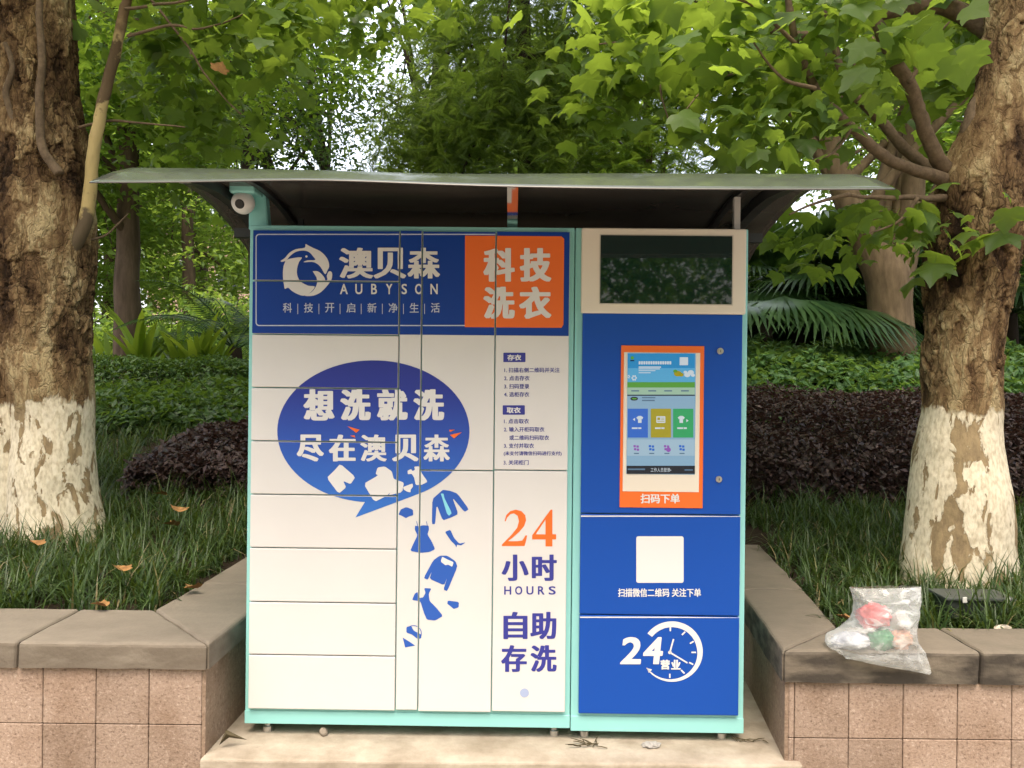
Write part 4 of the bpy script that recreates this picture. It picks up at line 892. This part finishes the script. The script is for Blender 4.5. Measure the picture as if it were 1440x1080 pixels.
# right mid tree, forked
bg_tree('forked_tree', 'grey brown forked tree between the locker and the right plane tree', 'tree', at(1256, 9.6),
        [((0, 0, 0), .30), ((-.02, 0, .7), .275), ((-.05, 0, 1.3), .26), ((-.1, 0, 1.7), .27), ((-.40, .0, 2.25), .19), ((-.75, .1, 3.2), .14), ((-1.0, .1, 5), .08)], 10,
        [((-.3, .2, 5.4), (2.6, 2, 1.5), 90), ((1.6, .4, 5.0), (1.8, 1.6, 1.4), 50)], 60, .34, .17, M_leaf_far, M_bark_mid)
rt = bpy.data.objects['forked_tree']
bobj('bough', tube(bmesh.new(), smoothpath([(-.02, .02, 1.35), (.12, .0, 2.0), (.24, .05, 2.7), (.3, .1, 3.8), (.5, .1, 5)], 6), [.2 - .11 * i / 24 for i in range(25)], 14), M_bark_mid, rt, smooth=True)
# far trees: one grown, the rest copied
far = bg_tree('far_tree', 'far pale green tree behind the left hedge, left of the brown trunk', 'tree', at(60, 22),
              [((0, 0, 0), .25), ((.1, 0, 3), .2), ((0, .1, 6), .15), ((0, 0, 10), .05)], 14,
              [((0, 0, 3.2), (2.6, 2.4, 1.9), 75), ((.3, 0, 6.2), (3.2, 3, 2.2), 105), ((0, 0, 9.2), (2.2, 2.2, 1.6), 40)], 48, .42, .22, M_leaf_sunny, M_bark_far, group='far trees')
for i, (px, Y, rz, sc, lb) in enumerate(((150, 27, 1, 1.25, 'far tree right behind the brown trunk'), (265, 24, 2.2, 1.0, 'far tree over the strap leaved plants at left'), (285, 30, 3.1, 1.2, 'far tree behind the left edge of the locker'),
                                         (690, 27, 4, 1.15, 'far tree behind the olive feathery tree'), (790, 26, .4, 1.1, 'far tree just right of the olive feathery tree'), (815, 21, 5.2, .85, 'far tree behind the paler feathery sapling'),
                                         (1265, 20, 1.7, 1.15, 'far tree right behind the forked tree'), (1390, 25, 2.8, 1.2, 'far tree beyond the right plane tree, the farther one'), (1400, 19, .9, 1.2, 'far tree behind the right plane tree trunk'), (-60, 19, .2, 1.2, 'far tree beyond the left edge of the view'), (-330, 20, 1.2, 1.3, 'far tree well beyond the left edge of the view'), (-640, 21, 2.9, 1.3, 'far tree at the far left, outside the view'), (1700, 19, 2.2, 1.3, 'far tree beyond the right edge of the view'), (2050, 20, .5, 1.3, 'far tree at the far right, outside the view'))):
    copy_tree(far, at(px, Y), rz, sc, lb)
for i, (x, y, rz, sc, lb) in enumerate(((-9, -13, 0, 1.1, 'tree across the plaza, far left'), (-4, -15, 1, 1.2, 'tree across the plaza, left of middle'), (1, -13, 2, 1.1, 'tree across the plaza, middle'), (6, -15, 3, 1.2, 'tree across the plaza, right of middle'), (11, -13, 4, 1.1, 'tree across the plaza, far right'))):
    copy_tree(far, (x, y, -.17), rz, sc, lb)

# ------------------------------------------------------------------ hedges and shrubs
def hedge(name, label, x0, x1, y0, y1, top, n, size, m, depth=.3, inset=.1, cat='hedge', stems=60, jag=.06, up=.6, tilt=.8):
    """leaves in a shell of a box-shaped hedge whose top follows `top(x, y)`; dark twigs inside"""
    root = tag(empty(name, ((x0 + x1) / 2, (y0 + y1) / 2, gz((x0 + x1) / 2, (y0 + y1) / 2))), label, cat); off = np.array(root.location)
    bm = bmesh.new()
    for _ in range(stems):
        x, y = rng.uniform(x0 + .1, x1 - .1), rng.uniform(y0 + .1, y1 - .1); t = top(x, y) - .08; z = gz(x, y) - .02
        e = Vector((x + rng.normal(0, .12), y + rng.normal(0, .12), t)); s = Vector((x, y, z))
        tube(bm, smoothpath([s, s.lerp(e, .5) + Vector((rng.normal(0, .05), rng.normal(0, .05), 0)), e], 2), [.014, .012, .009, .007, .004], 5)
    bmesh.ops.translate(bm, verts=bm.verts, vec=-Vector(off)); bobj('stems', bm, M_bark_dark, root).name = 'twiggy_core'
    A1, A2 = (x1 - x0) * (y1 - y0), (x1 - x0) * .6 + (y1 - y0) * 1.2; nt = int(n * A1 / (A1 + A2)); nf = n - nt
    x = rng.uniform(x0, x1, nt); y = rng.uniform(y0, y1, nt); tz = np.array([top(a, b) for a, b in zip(x, y)]) + np.array([jag * noise.noise(Vector((a * 5, b * 5, 0))) + 2 * jag * noise.noise(Vector((a * 1.3, b * 1.3, 3))) for a, b in zip(x, y)])
    z = tz - np.abs(rng.exponential(depth * .25, nt)); pt = np.column_stack([x, y, z])
    k = rng.integers(0, 4, nf); k[k == 3] = 0
    fx = np.where(k == 0, rng.uniform(x0, x1, nf), np.where(k == 1, x0 + np.abs(rng.exponential(.08, nf)), x1 - np.abs(rng.exponential(.08, nf))))
    fy = np.where(k == 0, y0 + np.abs(rng.exponential(.10, nf)) + .06 * np.sin(fx * 5), rng.uniform(y0, y1, nf))
    g0 = np.array([gz(a, b) for a, b in zip(fx, fy)]); tt = np.array([top(a, b) for a, b in zip(fx, fy)])
    fz = g0 + .06 + (tt - g0 - .06) * rng.uniform(0, 1, nf) ** .75
    # round the top edge
    pos = np.vstack([pt, np.column_stack([fx, fy, fz])]); n_ = len(pos)
    nn = rng.normal(0, tilt, (n_, 3)); nn[:, 2] = np.abs(nn[:, 2]) + up; nn[nt:, 1] -= .7
    me = scatter('foliage', TS, pos - off, frames(nn, rng.uniform(0, 6.28, n_)), rng.uniform(size * .6, size * 1.35, n_), m); link('foliage', me, root)
    return root
def rtop(h0, x0, x1, y0, y1, e=.3):      # ground plus height, rounded at the borders
    def f(x, y):
        d = min(x - x0, x1 - x, y - y0, y1 - y); r = 1 - max(0, 1 - d / e) ** 2 * .35
        return gz(x, y) + h0 * r
    return f
a = (.75, 5.2, 5.45, 8.0); hedge('maroon_hedge', 'clipped purple maroon hedge behind the grass on the right', *a, rtop(.56, *a, .45), 42000, .052, M_leaf_maroon, .35, stems=160)
a = (.6, 6.8, 8.2, 11.6); hedge('green_hedge', 'low glossy green shrub bed behind the maroon hedge', *a, rtop(.72, *a, .5), 26000, .105, M_leaf_ground, .35, stems=110, jag=.12)
a = (-2.75, -1.25, 5.5, 6.9); hedge('maroon_shrub', 'purple maroon shrub mound beside the left edge of the locker', *a, rtop(.42, *a, .8), 17000, .055, M_leaf_maroon, .35, cat='shrub', stems=70)
a = (-8.5, -.5, 9.9, 11.1); hedge('box_hedge', 'clipped dark green hedge under the strap leaved plants on the left', *a, rtop(.50, *a, .25), 26000, .07, M_leaf_hedge, .3, stems=120, jag=.05)
a = (-7.5, -.9, 7.6, 9.5); hedge('loose_shrub', 'loose leafy green shrubs in front of the clipped left hedge', *a, rtop(.30, *a, .6), 20000, .10, leaf_mat('shrub_leaf', (.026, .062, .016), (.070, .135, .036), .35), .5, cat='shrub', stems=90, jag=.09)
# undergrowth mass behind the palms
def bush(label, p, rx, ry, h, n, size, m, group='bushes at the back'):
    base = Vector(p); root = tag(empty('bush', base), label, 'bush', group); bm = bmesh.new()
    for _ in range(14):
        e = Vector((rng.normal(0, rx * .5), rng.normal(0, ry * .5), h * rng.uniform(.5, .9)))
        tube(bm, smoothpath([(e.x * .1, e.y * .1, 0), (e.x * .4, e.y * .4, e.z * .5), e], 3), [.03, .027, .024, .02, .016, .01, .006], 5)
    bobj('stem', bm, M_bark_dark, root).name = 'stem_cluster'
    d = rng.normal(0, 1, (n // 40, 3)); d /= np.linalg.norm(d, axis=1, keepdims=True); d[:, 2] = np.abs(d[:, 2]) * 1.0 - .12; d *= rng.uniform(.5, 1, (len(d), 1))
    pos = clusters(d * np.array([rx, ry, h]), 40, .18, .8); pos[:, 2] = np.maximum(pos[:, 2], .02)
    link('foliage', scatter('foliage', TS, pos, leaf_frames(len(pos), .4, .8), rng.uniform(size * .6, size * 1.3, len(pos)), m), root); return root
for px, Y, rx, h, lb in ((1060, 15.2, 2.2, 3.4, 'tall dark bush at the very back, half behind the kiosk'), (1150, 15.5, 2.2, 3.4, 'tall dark bush at the very back behind the fan palms'), (1300, 15.8, 2.4, 3.4, 'tall dark bush at the very back right of the forked trunk'), (1090, 13.5, 1.6, 2.6, 'dark bush behind the fan palms, against the locker edge'), (1210, 14.2, 1.6, 2.8, 'dark bush behind the forked trunk'), (1330, 13.2, 1.7, 2.6, 'dark bush left of the right plane tree trunk'), (1460, 13, 1.7, 2.7, 'dark bush at the right edge of the view'), (980, 14, 1.6, 2.5, 'dark bush hidden low behind the kiosk')):
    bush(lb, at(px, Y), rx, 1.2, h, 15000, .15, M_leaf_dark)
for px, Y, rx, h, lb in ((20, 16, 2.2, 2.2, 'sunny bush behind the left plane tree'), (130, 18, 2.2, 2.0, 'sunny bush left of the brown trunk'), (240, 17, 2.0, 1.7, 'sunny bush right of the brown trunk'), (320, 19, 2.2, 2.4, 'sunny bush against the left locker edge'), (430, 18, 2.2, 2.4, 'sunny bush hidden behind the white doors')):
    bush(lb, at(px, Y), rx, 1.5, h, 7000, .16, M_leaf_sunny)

# strap leaved plants, palms
def strap_plant(label, p, n, ln, group='strap leaved plants'):
    root = tag(empty('strap_plant', p), label, 'plant', group); pos = np.zeros((n, 3)); yaw = rng.uniform(0, 6.28, n); lean = rng.uniform(.1, .8, n)
    V, Fc = T_blade(.5, .085, 6); c, s = np.cos(yaw), np.sin(yaw); cl_, sl_ = np.cos(lean * .6), np.sin(lean * .6); Z = np.zeros(n)
    Ry = np.stack([np.stack([cl_, Z, sl_], 1), np.stack([Z, Z + 1, Z], 1), np.stack([-sl_, Z, cl_], 1)], 1)
    Rz = np.stack([np.stack([c, -s, Z], 1), np.stack([s, c, Z], 1), np.stack([Z, Z, Z + 1], 1)], 1)
    link('leaves', scatter('leaves', (V, Fc), pos + rng.normal(0, .03, (n, 3)) * np.array([1, 1, 0]), Rz @ Ry, rng.uniform(ln * .6, ln * 1.1, n), M_leaf_strap), root).name = 'leaf_rosette'
    bobj('stem', tube(bmesh.new(), [(0, 0, -.1), (.01, 0, .12), (0, 0, .22)], [.05, .045, .03], 8), M_bark_far, root); return root
for px, Y, n, ln, lb in ((196, 11.6, 16, 1.05, 'tallest strap leaved plant in front of the brown trunk'), (255, 11.8, 14, .8, 'strap leaved plant beside the palm frond'), (280, 11.5, 15, .85, 'strap leaved plant with broad upright leaves'), (300, 11.7, 13, .75, 'strap leaved plant nearest the locker'),
                         (150, 12, 14, .7, 'yellowish strap leaved plant beside the left plane tree'), (228, 12.3, 14, .7, 'small strap leaved plant between two larger ones'), (60, 12, 12, .8, 'strap leaved plant hidden behind the left plane tree')):
    p = at(px, Y); strap_plant(lb, (p[0], p[1], 1.45), n + 6, ln * 1.25)
def fan_leaf(V, Fc, c, d, r, n=26, span=2.5, droop=.5):
    d = Vector(d).normalized(); s = d.cross(Vector((0, 0, 1))).normalized(); u = s.cross(d).normalized()
    for k in range(n):
        a = span * (k / (n - 1) - .5); e = d * math.cos(a) + s * math.sin(a); t = e.cross(u).normalized(); w0 = .026 * r + .008
        k0 = len(V)
        for q, ww, dz in ((.04, .35, 0), (.5, 1, .02), (.78, .7, -.10 * droop), (1.0, .05, -.42 * droop)):
            pc = c + e * r * q + u * r * .06 * (1 - abs(a)) + Vector((0, 0, dz * r)) + Vector((0, 0, rng.normal(0, .008)))
            V.append(tuple(pc - t * w0 * ww)); V.append(tuple(pc + t * w0 * ww))
        for q in range(3): Fc.append((k0 + 2 * q, k0 + 2 * q + 1, k0 + 2 * q + 3, k0 + 2 * q + 2))
def fan_palm(label, p, n, h, r):
    root = tag(empty('fan_palm', p), label, 'palm', 'fan palms behind the hedge'); V, Fc = [], []; bm = bmesh.new()
    tube(bm, [(0, 0, 0), (.02, 0, h * .35), (0, 0, h * .6)], [.11, .1, .09], 10); bobj('trunk', bm, M_bark_dark, root, smooth=True); bm = bmesh.new()
    for k in range(n):
        a = k * 2.4 + rng.normal(0, .2); el = rng.uniform(-.1, 1.05); d = Vector((math.cos(a) * math.cos(el), math.sin(a) * math.cos(el), math.sin(el))); L = r * rng.uniform(.8, 1.2)
        s = Vector((0, 0, h * .58)); e = s + d * L + Vector((0, 0, .1)); tube(bm, [s, s.lerp(e, .5) + Vector((0, 0, .06)), e], [.014, .011, .008], 5)
        fan_leaf(V, Fc, e, d + Vector((0, 0, -.35)), r * rng.uniform(.85, 1.15))
    bobj('petiole', bm, M_leaf_palm, root).name = 'stalk_cluster'
    link('crown', npmesh('crown', np.array(V), np.array(Fc), M_leaf_palm), root)
for px, Y, n, h, r, lb in ((1075, 10.6, 15, 1.9, .95, 'fan palm with bright drooping fronds beside the kiosk edge'), (1120, 11.6, 16, 2.5, .95, 'tall fan palm left of the forked trunk'), (1195, 12.3, 14, 1.6, .9, 'lower fan palm in the shade left of the forked trunk'),
                           (1320, 11.2, 14, 1.9, .9, 'fan palm between the forked trunk and the right plane tree'), (1060, 12.2, 14, 1.7, .9, 'fan palm half hidden by the kiosk'), (1420, 11.5, 14, 2.2, .95, 'fan palm beyond the right plane tree'), (1260, 13, 14, 2.4, .95, 'fan palm behind the forked trunk')):
    fan_palm(lb, at(px, Y), n + 5, h, r * 1.1)
def feather_palm(label, p, n, ln):
    root = tag(empty('feather_palm', p), label, 'palm'); V, Fc = [], []; bm = bmesh.new()
    for k in range(n):
        a = k * 2.39 + .5; el = rng.uniform(.5, 1.15); d = Vector((math.cos(a) * math.cos(el), math.sin(a) * math.cos(el), math.sin(el)))
        pts = []; c = Vector((0, 0, .15)); st = ln / 22
        for i in range(23): pts.append(c.copy()); c = c + d * st; d = (d + Vector((0, 0, -.075))).normalized()
        tube(bm, pts, [.016 * (1 - .8 * i / 22) for i in range(23)], 5)
        for i in range(4, 23):
            t = (pts[min(i + 1, 22)] - pts[i - 1]).normalized(); s = t.cross(Vector((0, 0, 1))).normalized()
            for sg in (-1, 1):
                for j in (0, .5):
                    b0 = pts[i] - t * st * j; L = ln * .26 * math.sin(math.pi * min(1, i / 23 * .8 + .2)); e = b0 + s * sg * L * .8 + t * L * .5 + Vector((0, 0, -.22 * L)); k0 = len(V)
                    mid = b0.lerp(e, .5) + Vector((0, 0, .05 * L)); V += [tuple(b0), tuple(mid - t * .014), tuple(e), tuple(mid + t * .014)]; Fc.append((k0, k0 + 1, k0 + 2, k0 + 3))
    bobj('petiole', bm, M_leaf_palm, root).name = 'stalk_cluster'; link('crown', npmesh('crown', np.array(V), np.array(Fc), M_leaf_palm), root)
    bobj('trunk', tube(bmesh.new(), [(0, 0, -.6), (0, 0, .18)], [.16, .1], 10), M_bark_dark, root)
p = at(330, 11.9); feather_palm('feather palm with arching fronds against the left locker edge', (p[0], p[1], 1.75), 13, 1.9)
# building glimpsed far behind
M_bld = mat('pink_render', (.62, .42, .34), .9, .2, var=.15); M_win = mat('window_dark', (.05, .06, .07), .2)
b0 = tag(empty('building', (-14, 46, 1.6)), 'pinkish building glimpsed through the leaves at far left', 'building')
bobj('walls', B(-6, 6, -4, 4, 0, 8, .05), M_bld, b0)
for i in range(4):
    for j in range(2):
        f_ = bobj('window', B(-5 + 2.8 * i, -3.4 + 2.8 * i, -4.05, -3.9, 1.4 + 3.4 * j, 3 + 3.4 * j), M_wprint, b0); bobj('pane', B(-4.9 + 2.8 * i, -3.5 + 2.8 * i, -4.07, -4.04, 1.5 + 3.4 * j, 2.9 + 3.4 * j), M_win, f_)
bobj('roof', B(-6.3, 6.3, -4.3, 4.3, 8, 8.4, .05), M_bld, b0)

# ------------------------------------------------------------------ grass
def grass(regions):
    meshes = []; V0 = 0; VV, FF = [], []
    tm = [T_blade(c, .014, 4) for c in (.5, .9, 1.4, 1.9)]
    for (poly_, dens, smin, smax) in regions:
        xs_ = [p[0] for p in poly_]; ys_ = [p[1] for p in poly_]; ar = (max(xs_) - min(xs_)) * (max(ys_) - min(ys_)); nt = int(ar * dens / 16)
        cx_ = rng.uniform(min(xs_), max(xs_), nt); cy_ = rng.uniform(min(ys_), max(ys_), nt); ins = np.zeros(nt, bool); j = len(poly_) - 1
        for i in range(len(poly_)):
            (xi, yi), (xj, yj) = poly_[i], poly_[j]
            ins ^= ((yi > cy_) != (yj > cy_)) & (cx_ < (xj - xi) * (cy_ - yi) / (yj - yi + 1e-12) + xi); j = i
        for tx, ty, tr_ in ((tl.location.x, tl.location.y, .24), (tr.location.x, tr.location.y, .24)): ins &= (cx_ - tx) ** 2 + (cy_ - ty) ** 2 > tr_ ** 2
        cx_, cy_ = cx_[ins], cy_[ins]; hc = rng.uniform(.65, 1.15, len(cx_))
        per = 16; x = np.repeat(cx_, per) + rng.normal(0, .022, len(cx_) * per); y = np.repeat(cy_, per) + rng.normal(0, .022, len(cx_) * per); h = np.repeat(hc, per)
        z = np.array([gz(a, b) for a, b in zip(x, y)]) - .01; n = len(x); tp = rng.integers(0, 4, n)
        yaw = rng.uniform(0, 6.28, n)
        for k in range(4):
            q = tp == k; m_ = q.sum(); c, s = np.cos(yaw[q]), np.sin(yaw[q]); Z = np.zeros(m_)
            Rz = np.stack([np.stack([c, -s, Z], 1), np.stack([s, c, Z], 1), np.stack([Z, Z, Z + 1], 1)], 1)
            sc = (rng.uniform(smin, smax, m_) * h[q]); S3 = np.column_stack([sc, np.full(m_, .36), sc])
            V, Fc = tm[k]; W = np.einsum('nij,nvj->nvi', Rz, V[None] * S3[:, None, :]) + np.column_stack([x, y, z])[q][:, None]
            VV.append(W.reshape(-1, 3)); FF.append((Fc[None] + (V0 + np.arange(m_) * len(V))[:, None, None]).reshape(-1, 4)); V0 += m_ * len(V)
    return npmesh('grass', np.vstack(VV), np.vstack(FF), M_grass)
tag(link('grass', grass([([(-4.6, 3.36), (-1.60, 3.36), (-1.56, 5.1), (-1.4, 5.6), (-2.8, 6.6), (-4.6, 6.6)], 2100, .17, .33), ([(-6, 6.2), (-2.6, 6.2), (-2.6, 7.9), (-6, 7.9)], 500, .2, .34),
                        ([(1.40, 3.20), (4.4, 3.20), (4.4, 5.5), (1.2, 5.5), (1.62, 4.95)], 2200, .16, .31)])), kind='stuff')
o = bpy.data.objects['grass']; tag(o, 'dark green lily grass in both planters', 'grass')

# ------------------------------------------------------------------ bag of rubbish and its contents
Yb = 2.905; Zb = CT + .004
def film():
    m = bpy.data.materials.new('clear_film'); m.use_nodes = True; MATS['clear_film'] = m; N, L, b = nodes(m)
    b.inputs['Base Color'].default_value = (.70, .72, .71, 1); b.inputs['Roughness'].default_value = .22; b.inputs['Specular IOR Level'].default_value = .9
    t = N.new('ShaderNodeBsdfTransparent'); t.inputs[0].default_value = (.97, .98, .97, 1); mx = N.new('ShaderNodeMixShader')
    lw = N.new('ShaderNodeLayerWeight'); lw.inputs[0].default_value = .45
    tc = N.new('ShaderNodeTexCoord'); mp = N.new('ShaderNodeMapping'); mp.inputs['Scale'].default_value = (1, 1, 2.4); mp.inputs['Rotation'].default_value = (0, .7, 0); L.new(tc.outputs['Object'], mp.inputs[0])
    n = N.new('ShaderNodeTexNoise'); n.inputs['Scale'].default_value = 11; n.inputs['Detail'].default_value = 3; n.inputs['Distortion'].default_value = 1.6; L.new(mp.outputs[0], n.inputs['Vector'])
    r = N.new('ShaderNodeMapRange'); r.inputs[1].default_value = .52; r.inputs[2].default_value = .72; r.inputs[3].default_value = .20; r.inputs[4].default_value = .62; L.new(n.outputs[0], r.inputs[0])  # cloudier streaks put wrinkle highlights into the film itself
    ad = N.new('ShaderNodeMath'); ad.operation = 'MULTIPLY_ADD'; ad.inputs[1].default_value = .35; ad.use_clamp = True; L.new(lw.outputs['Facing'], ad.inputs[0]); L.new(r.outputs[0], ad.inputs[2])
    L.new(ad.outputs[0], mx.inputs[0]); L.new(t.outputs[0], mx.inputs[1]); L.new(b.outputs[0], mx.inputs[2]); L.new(mx.outputs[0], N['Material Output'].inputs[0])
    bp = N.new('ShaderNodeBump'); bp.inputs['Strength'].default_value = .4; bp.inputs['Distance'].default_value = .01; L.new(n.outputs[0], bp.inputs['Height']); L.new(bp.outputs[0], b.inputs['Normal'])
    return m
LFT = [(1175, 918), (1163, 906), (1168, 894), (1186, 884), (1200, 871), (1203, 850), (1200, 838), (1196, 827)]
RGT = [(1296, 941), (1298, 936), (1292, 918), (1286, 900), (1285, 880), (1290, 862), (1293, 842), (1294, 825)]
def edge(lst, t): p = smoothpath([(x, y, 0) for x, y in lst], 6); return p[min(len(p) - 1, int(t * (len(p) - 1)))]
bc = P(1232, 920, Yb); bc.z = CT
ob = tag(empty('plastic_bag', bc), 'clear knotted plastic bag of rubbish sitting on the right coping', 'bag')
V, Fc, na, nr = [], [], 72, 36
for j in range(nr + 1):
    t = j / nr; l, r = edge(LFT, t), edge(RGT, t); hd = .05 * (1 - t) ** .7 + .010 + .05 * math.sin(t * 3.1)
    for k in range(na):
        a = 2 * math.pi * k / na; cx_, sy_ = math.cos(a), math.sin(a); f = (cx_ + 1) / 2
        px, py = l.x + (r.x - l.x) * f, l.y + (r.y - l.y) * f; p = P(px, py, Yb)
        p.y += (abs(sy_) ** .8 * (1 if sy_ > 0 else -1)) * hd
        q = p * 1.0; wr = .022 * abs(noise.noise(Vector((q.x * 16 + q.z * 12, q.y * 9, q.z * 6)))) + .008 * abs(noise.noise(Vector((q.x * 40 - q.z * 34, q.y * 20, q.z * 14))))
        p += Vector((cx_ * .4, sy_, .15)) * wr * (1 if .02 < t else .3)
        bl = min(1, max(0, (Zb + .045 - p.z) / .05)); bl = bl * bl * (3 - 2 * bl)
        if px > 1180 and (sy_ < .05 or p.z < Zb - .02): p.y = p.y + (min(p.y, 2.862 - .012 * abs(cx_)) - p.y) * bl
        if p.y > 2.868: p.z = max(p.z, Zb)
        V.append(p - bc)
for j in range(nr):
    for k in range(na): Fc.append((j * na + k, j * na + (k + 1) % na, (j + 1) * na + (k + 1) % na, (j + 1) * na + k))
Fc.append(tuple(range(na))[::-1])
me = bpy.data.meshes.new('film'); me.from_pydata(V, [], Fc); me.materials.append(film()); me.shade_smooth(); link('film', me, ob)
def lump(name, label, cat, px, py, rx, ry, rz, m, sd, cr=.38, yo=0.):
    p = P(px, py, Yb + yo); bm = bmesh.new(); bmesh.ops.create_icosphere(bm, subdivisions=4, radius=1)
    for v in bm.verts:
        n = noise.noise(v.co * 1.9 + Vector((sd, 0, 0))) * .5 + abs(noise.noise(v.co * 3.4 + Vector((0, sd, 0)))) * 1.1 - .2; v.co *= 1 + cr * n; v.co = Vector((v.co.x * rx, v.co.y * ry, v.co.z * rz))
    p.z = max(p.z, Zb + rz * .85); return tag(bobj(name, bm, m, loc=p, smooth=True), label, cat)
lump('red_wrapper', 'crumpled red wrapper inside the clear bag', 'wrapper', 1228, 866, .062, .028, .045, mat('red_wrap', (.62, .05, .06), .45, var=.5, vscale=22), 1.)
lump('green_wrapper', 'crumpled green wrapper low in the clear bag', 'wrapper', 1238, 904, .052, .03, .038, mat('green_wrap', (.05, .28, .12), .45, var=.5, vscale=22), 3.)
lump('paper_napkin', 'crumpled white and blue paper in the left of the clear bag', 'paper', 1197, 901, .07, .035, .03, mat('napkin', (.72, .75, .80), .7, var=.7, vscale=16, col2=(.05, .06, .12)), 5.)
lump('food_packet', 'tan food packet at the right corner of the clear bag', 'packet', 1266, 908, .040, .026, .042, mat('tan_packet', (.55, .36, .24), .6, var=.5, vscale=14, col2=(.62, .22, .12)), 8.)
cpb = P(1262, 874, Yb + .005); bm = bmesh.new(); cyl(bm, (0, 0, 0), (.35, -.6, .5), .028, .06, 24, .034); tag(bobj('drink_cup', bm, mat('cup_plastic', (.45, .42, .37), .2, var=.4, vscale=20), loc=cpb, smooth=False), 'small pale drink cup in the upper right of the clear bag', 'cup')
# grey box and pipe in the grass
gb = P(1366, 862, 3.42); gb.z = .40; M_gbox = mat('grey_plastic', (.075, .085, .075), .5, .4, var=.3, vscale=12)
bx = tag(empty('grey_box', gb, -.03), 'dark grey plastic box with a lidded rim half hidden in grass under the right tree', 'box')
bm = bmesh.new(); v = [(-.115, -.05, 0), (.115, -.05, 0), (.14, -.06, .085), (-.14, -.06, .085)]; f = bm.faces.new([bm.verts.new(p) for p in v]); e = bmesh.ops.extrude_face_region(bm, geom=[f]); [setattr(x.co, 'y', x.co.y + .13) for x in e['geom'] if isinstance(x, bmesh.types.BMVert)]
bmesh.ops.recalc_face_normals(bm, faces=bm.faces); bmesh.ops.bevel(bm, geom=bm.edges[:], offset=.004, segments=2, affect='EDGES'); bobj('tub', bm, M_gbox, bx)
bobj('lid', B(-.152, .152, -.075, .085, .0855, .098, .003), M_gbox, bx)
for x in (-.072, .112): bobj('clip', B(x - .010, x + .010, -.081, -.0755, .078, .104, .003), mat('clip_plastic', (.6, .6, .57), .4), bx)
pp = [P(1396, 892, 3.2), P(1402, 884, 3.21), P(1412, 882, 3.22), P(1421, 886, 3.22), P(1427, 896, 3.22)]
for q in pp: q.z -= .002
tag(bobj('pipe', tube(bmesh.new(), smoothpath(pp, 6), .0135, 14), mat('pale_pipe', (.62, .54, .42), .6, var=.3, vscale=30), smooth=True), 'pale curved pipe end lying behind the right coping', 'pipe')
# ------------------------------------------------------------------ fallen leaves and litter
for px, py, Y, sc, rz, z, lb in ((251, 757, 4.55, .11, .4, .62, 'yellow brown dry leaf on the grass right of the left tree, upper one'), (243, 778, 4.4, .12, 2.1, .56, 'curled brown dry leaf just below the yellow one'),
                             (49, 800, 4.0, .11, 1.2, .53, 'dry leaf in the grass in front of the left trunk'), (170, 831, 3.6, .10, .9, .50, 'dry leaf in the grass near the left coping'), (142, 860, 3.27, .09, 1.7, CT + .004, 'dry leaf lying on the left coping'),
                             (272, 832, 3.55, .10, 2.6, CT + .006, 'dry leaf where the left coping meets the grass'), (228, 726, 4.9, .1, 2, .66, 'dry leaf up the slope beside the locker'), (1188, 872, 3.2, .07, 1., CT + .006, 'dry leaf behind the clear bag')):
    fallen(px, py, Y, sc, rz, lb, z)
M_debris = mat('withered_leaf', (.09, .07, .03), .8, var=.4)
p = P(308, 1052, 2.95); p.z = .012
V, Fc = T_simple(.3, .12); V = V * .10; V[:, 2] += .02 * np.sin(V[:, 1] * 40); o = link('withered_leaf', npmesh('withered_leaf', V, Fc, M_debris)); o.location = p; o.rotation_euler = (.25, .3, -1.2); tag(o, 'curled dark leaf on the step beside the left wall', 'leaf')
def rubble(name, label, cat, px, py, Y, m, n, r, sz):
    p = P(px, py, Y); p.z = .003; bm = bmesh.new()
    for _ in range(n):
        a = rng.uniform(0, 6.28); q = Vector((rng.normal(0, r), rng.normal(0, r * .4), .002)); d = Vector((math.cos(a), math.sin(a) * .5, rng.uniform(0, .25))) * sz * rng.uniform(.5, 1.2)
        tube(bm, [q, q + d * .5 + Vector((0, 0, .003)), q + d], [.0018, .0022, .001], 5)
    return tag(bobj(name, bm, m, loc=p), label, cat)
rubble('twig_litter', 'brown twig litter in front of the left foot of the kiosk', 'twigs', 826, 1043, 3.0, M_debris, 16, .03, .07)
rubble('twig_litter', 'thin twigs beside the right foot of the kiosk', 'twigs', 1052, 1040, 3.05, M_debris, 7, .03, .08)
bm = bmesh.new(); bmesh.ops.create_icosphere(bm, subdivisions=3, radius=.03)
for v in bm.verts: v.co = Vector((v.co.x * 1.1, v.co.y * .7, v.co.z * .35)) * (1 + .5 * noise.noise(v.co * 70))
p = P(916, 1041, 3.0); p.z = .008; tag(bobj('crumpled_paper', bm, mat('grey_paper', (.34, .32, .29), .8), loc=p), 'crumpled grey paper on the step under the kiosk', 'paper')
bm = bmesh.new(); bmesh.ops.create_icosphere(bm, subdivisions=3, radius=.017)
for v in bm.verts: v.co *= 1 + .35 * noise.noise(v.co * 60)
p = P(455, 1026, 3.07); p.z = .014; tag(bobj('pebble', bm, mat('pale_pebble', (.25, .21, .16), .8), loc=p, smooth=True), 'pale pebble under the front edge of the white locker', 'stone')
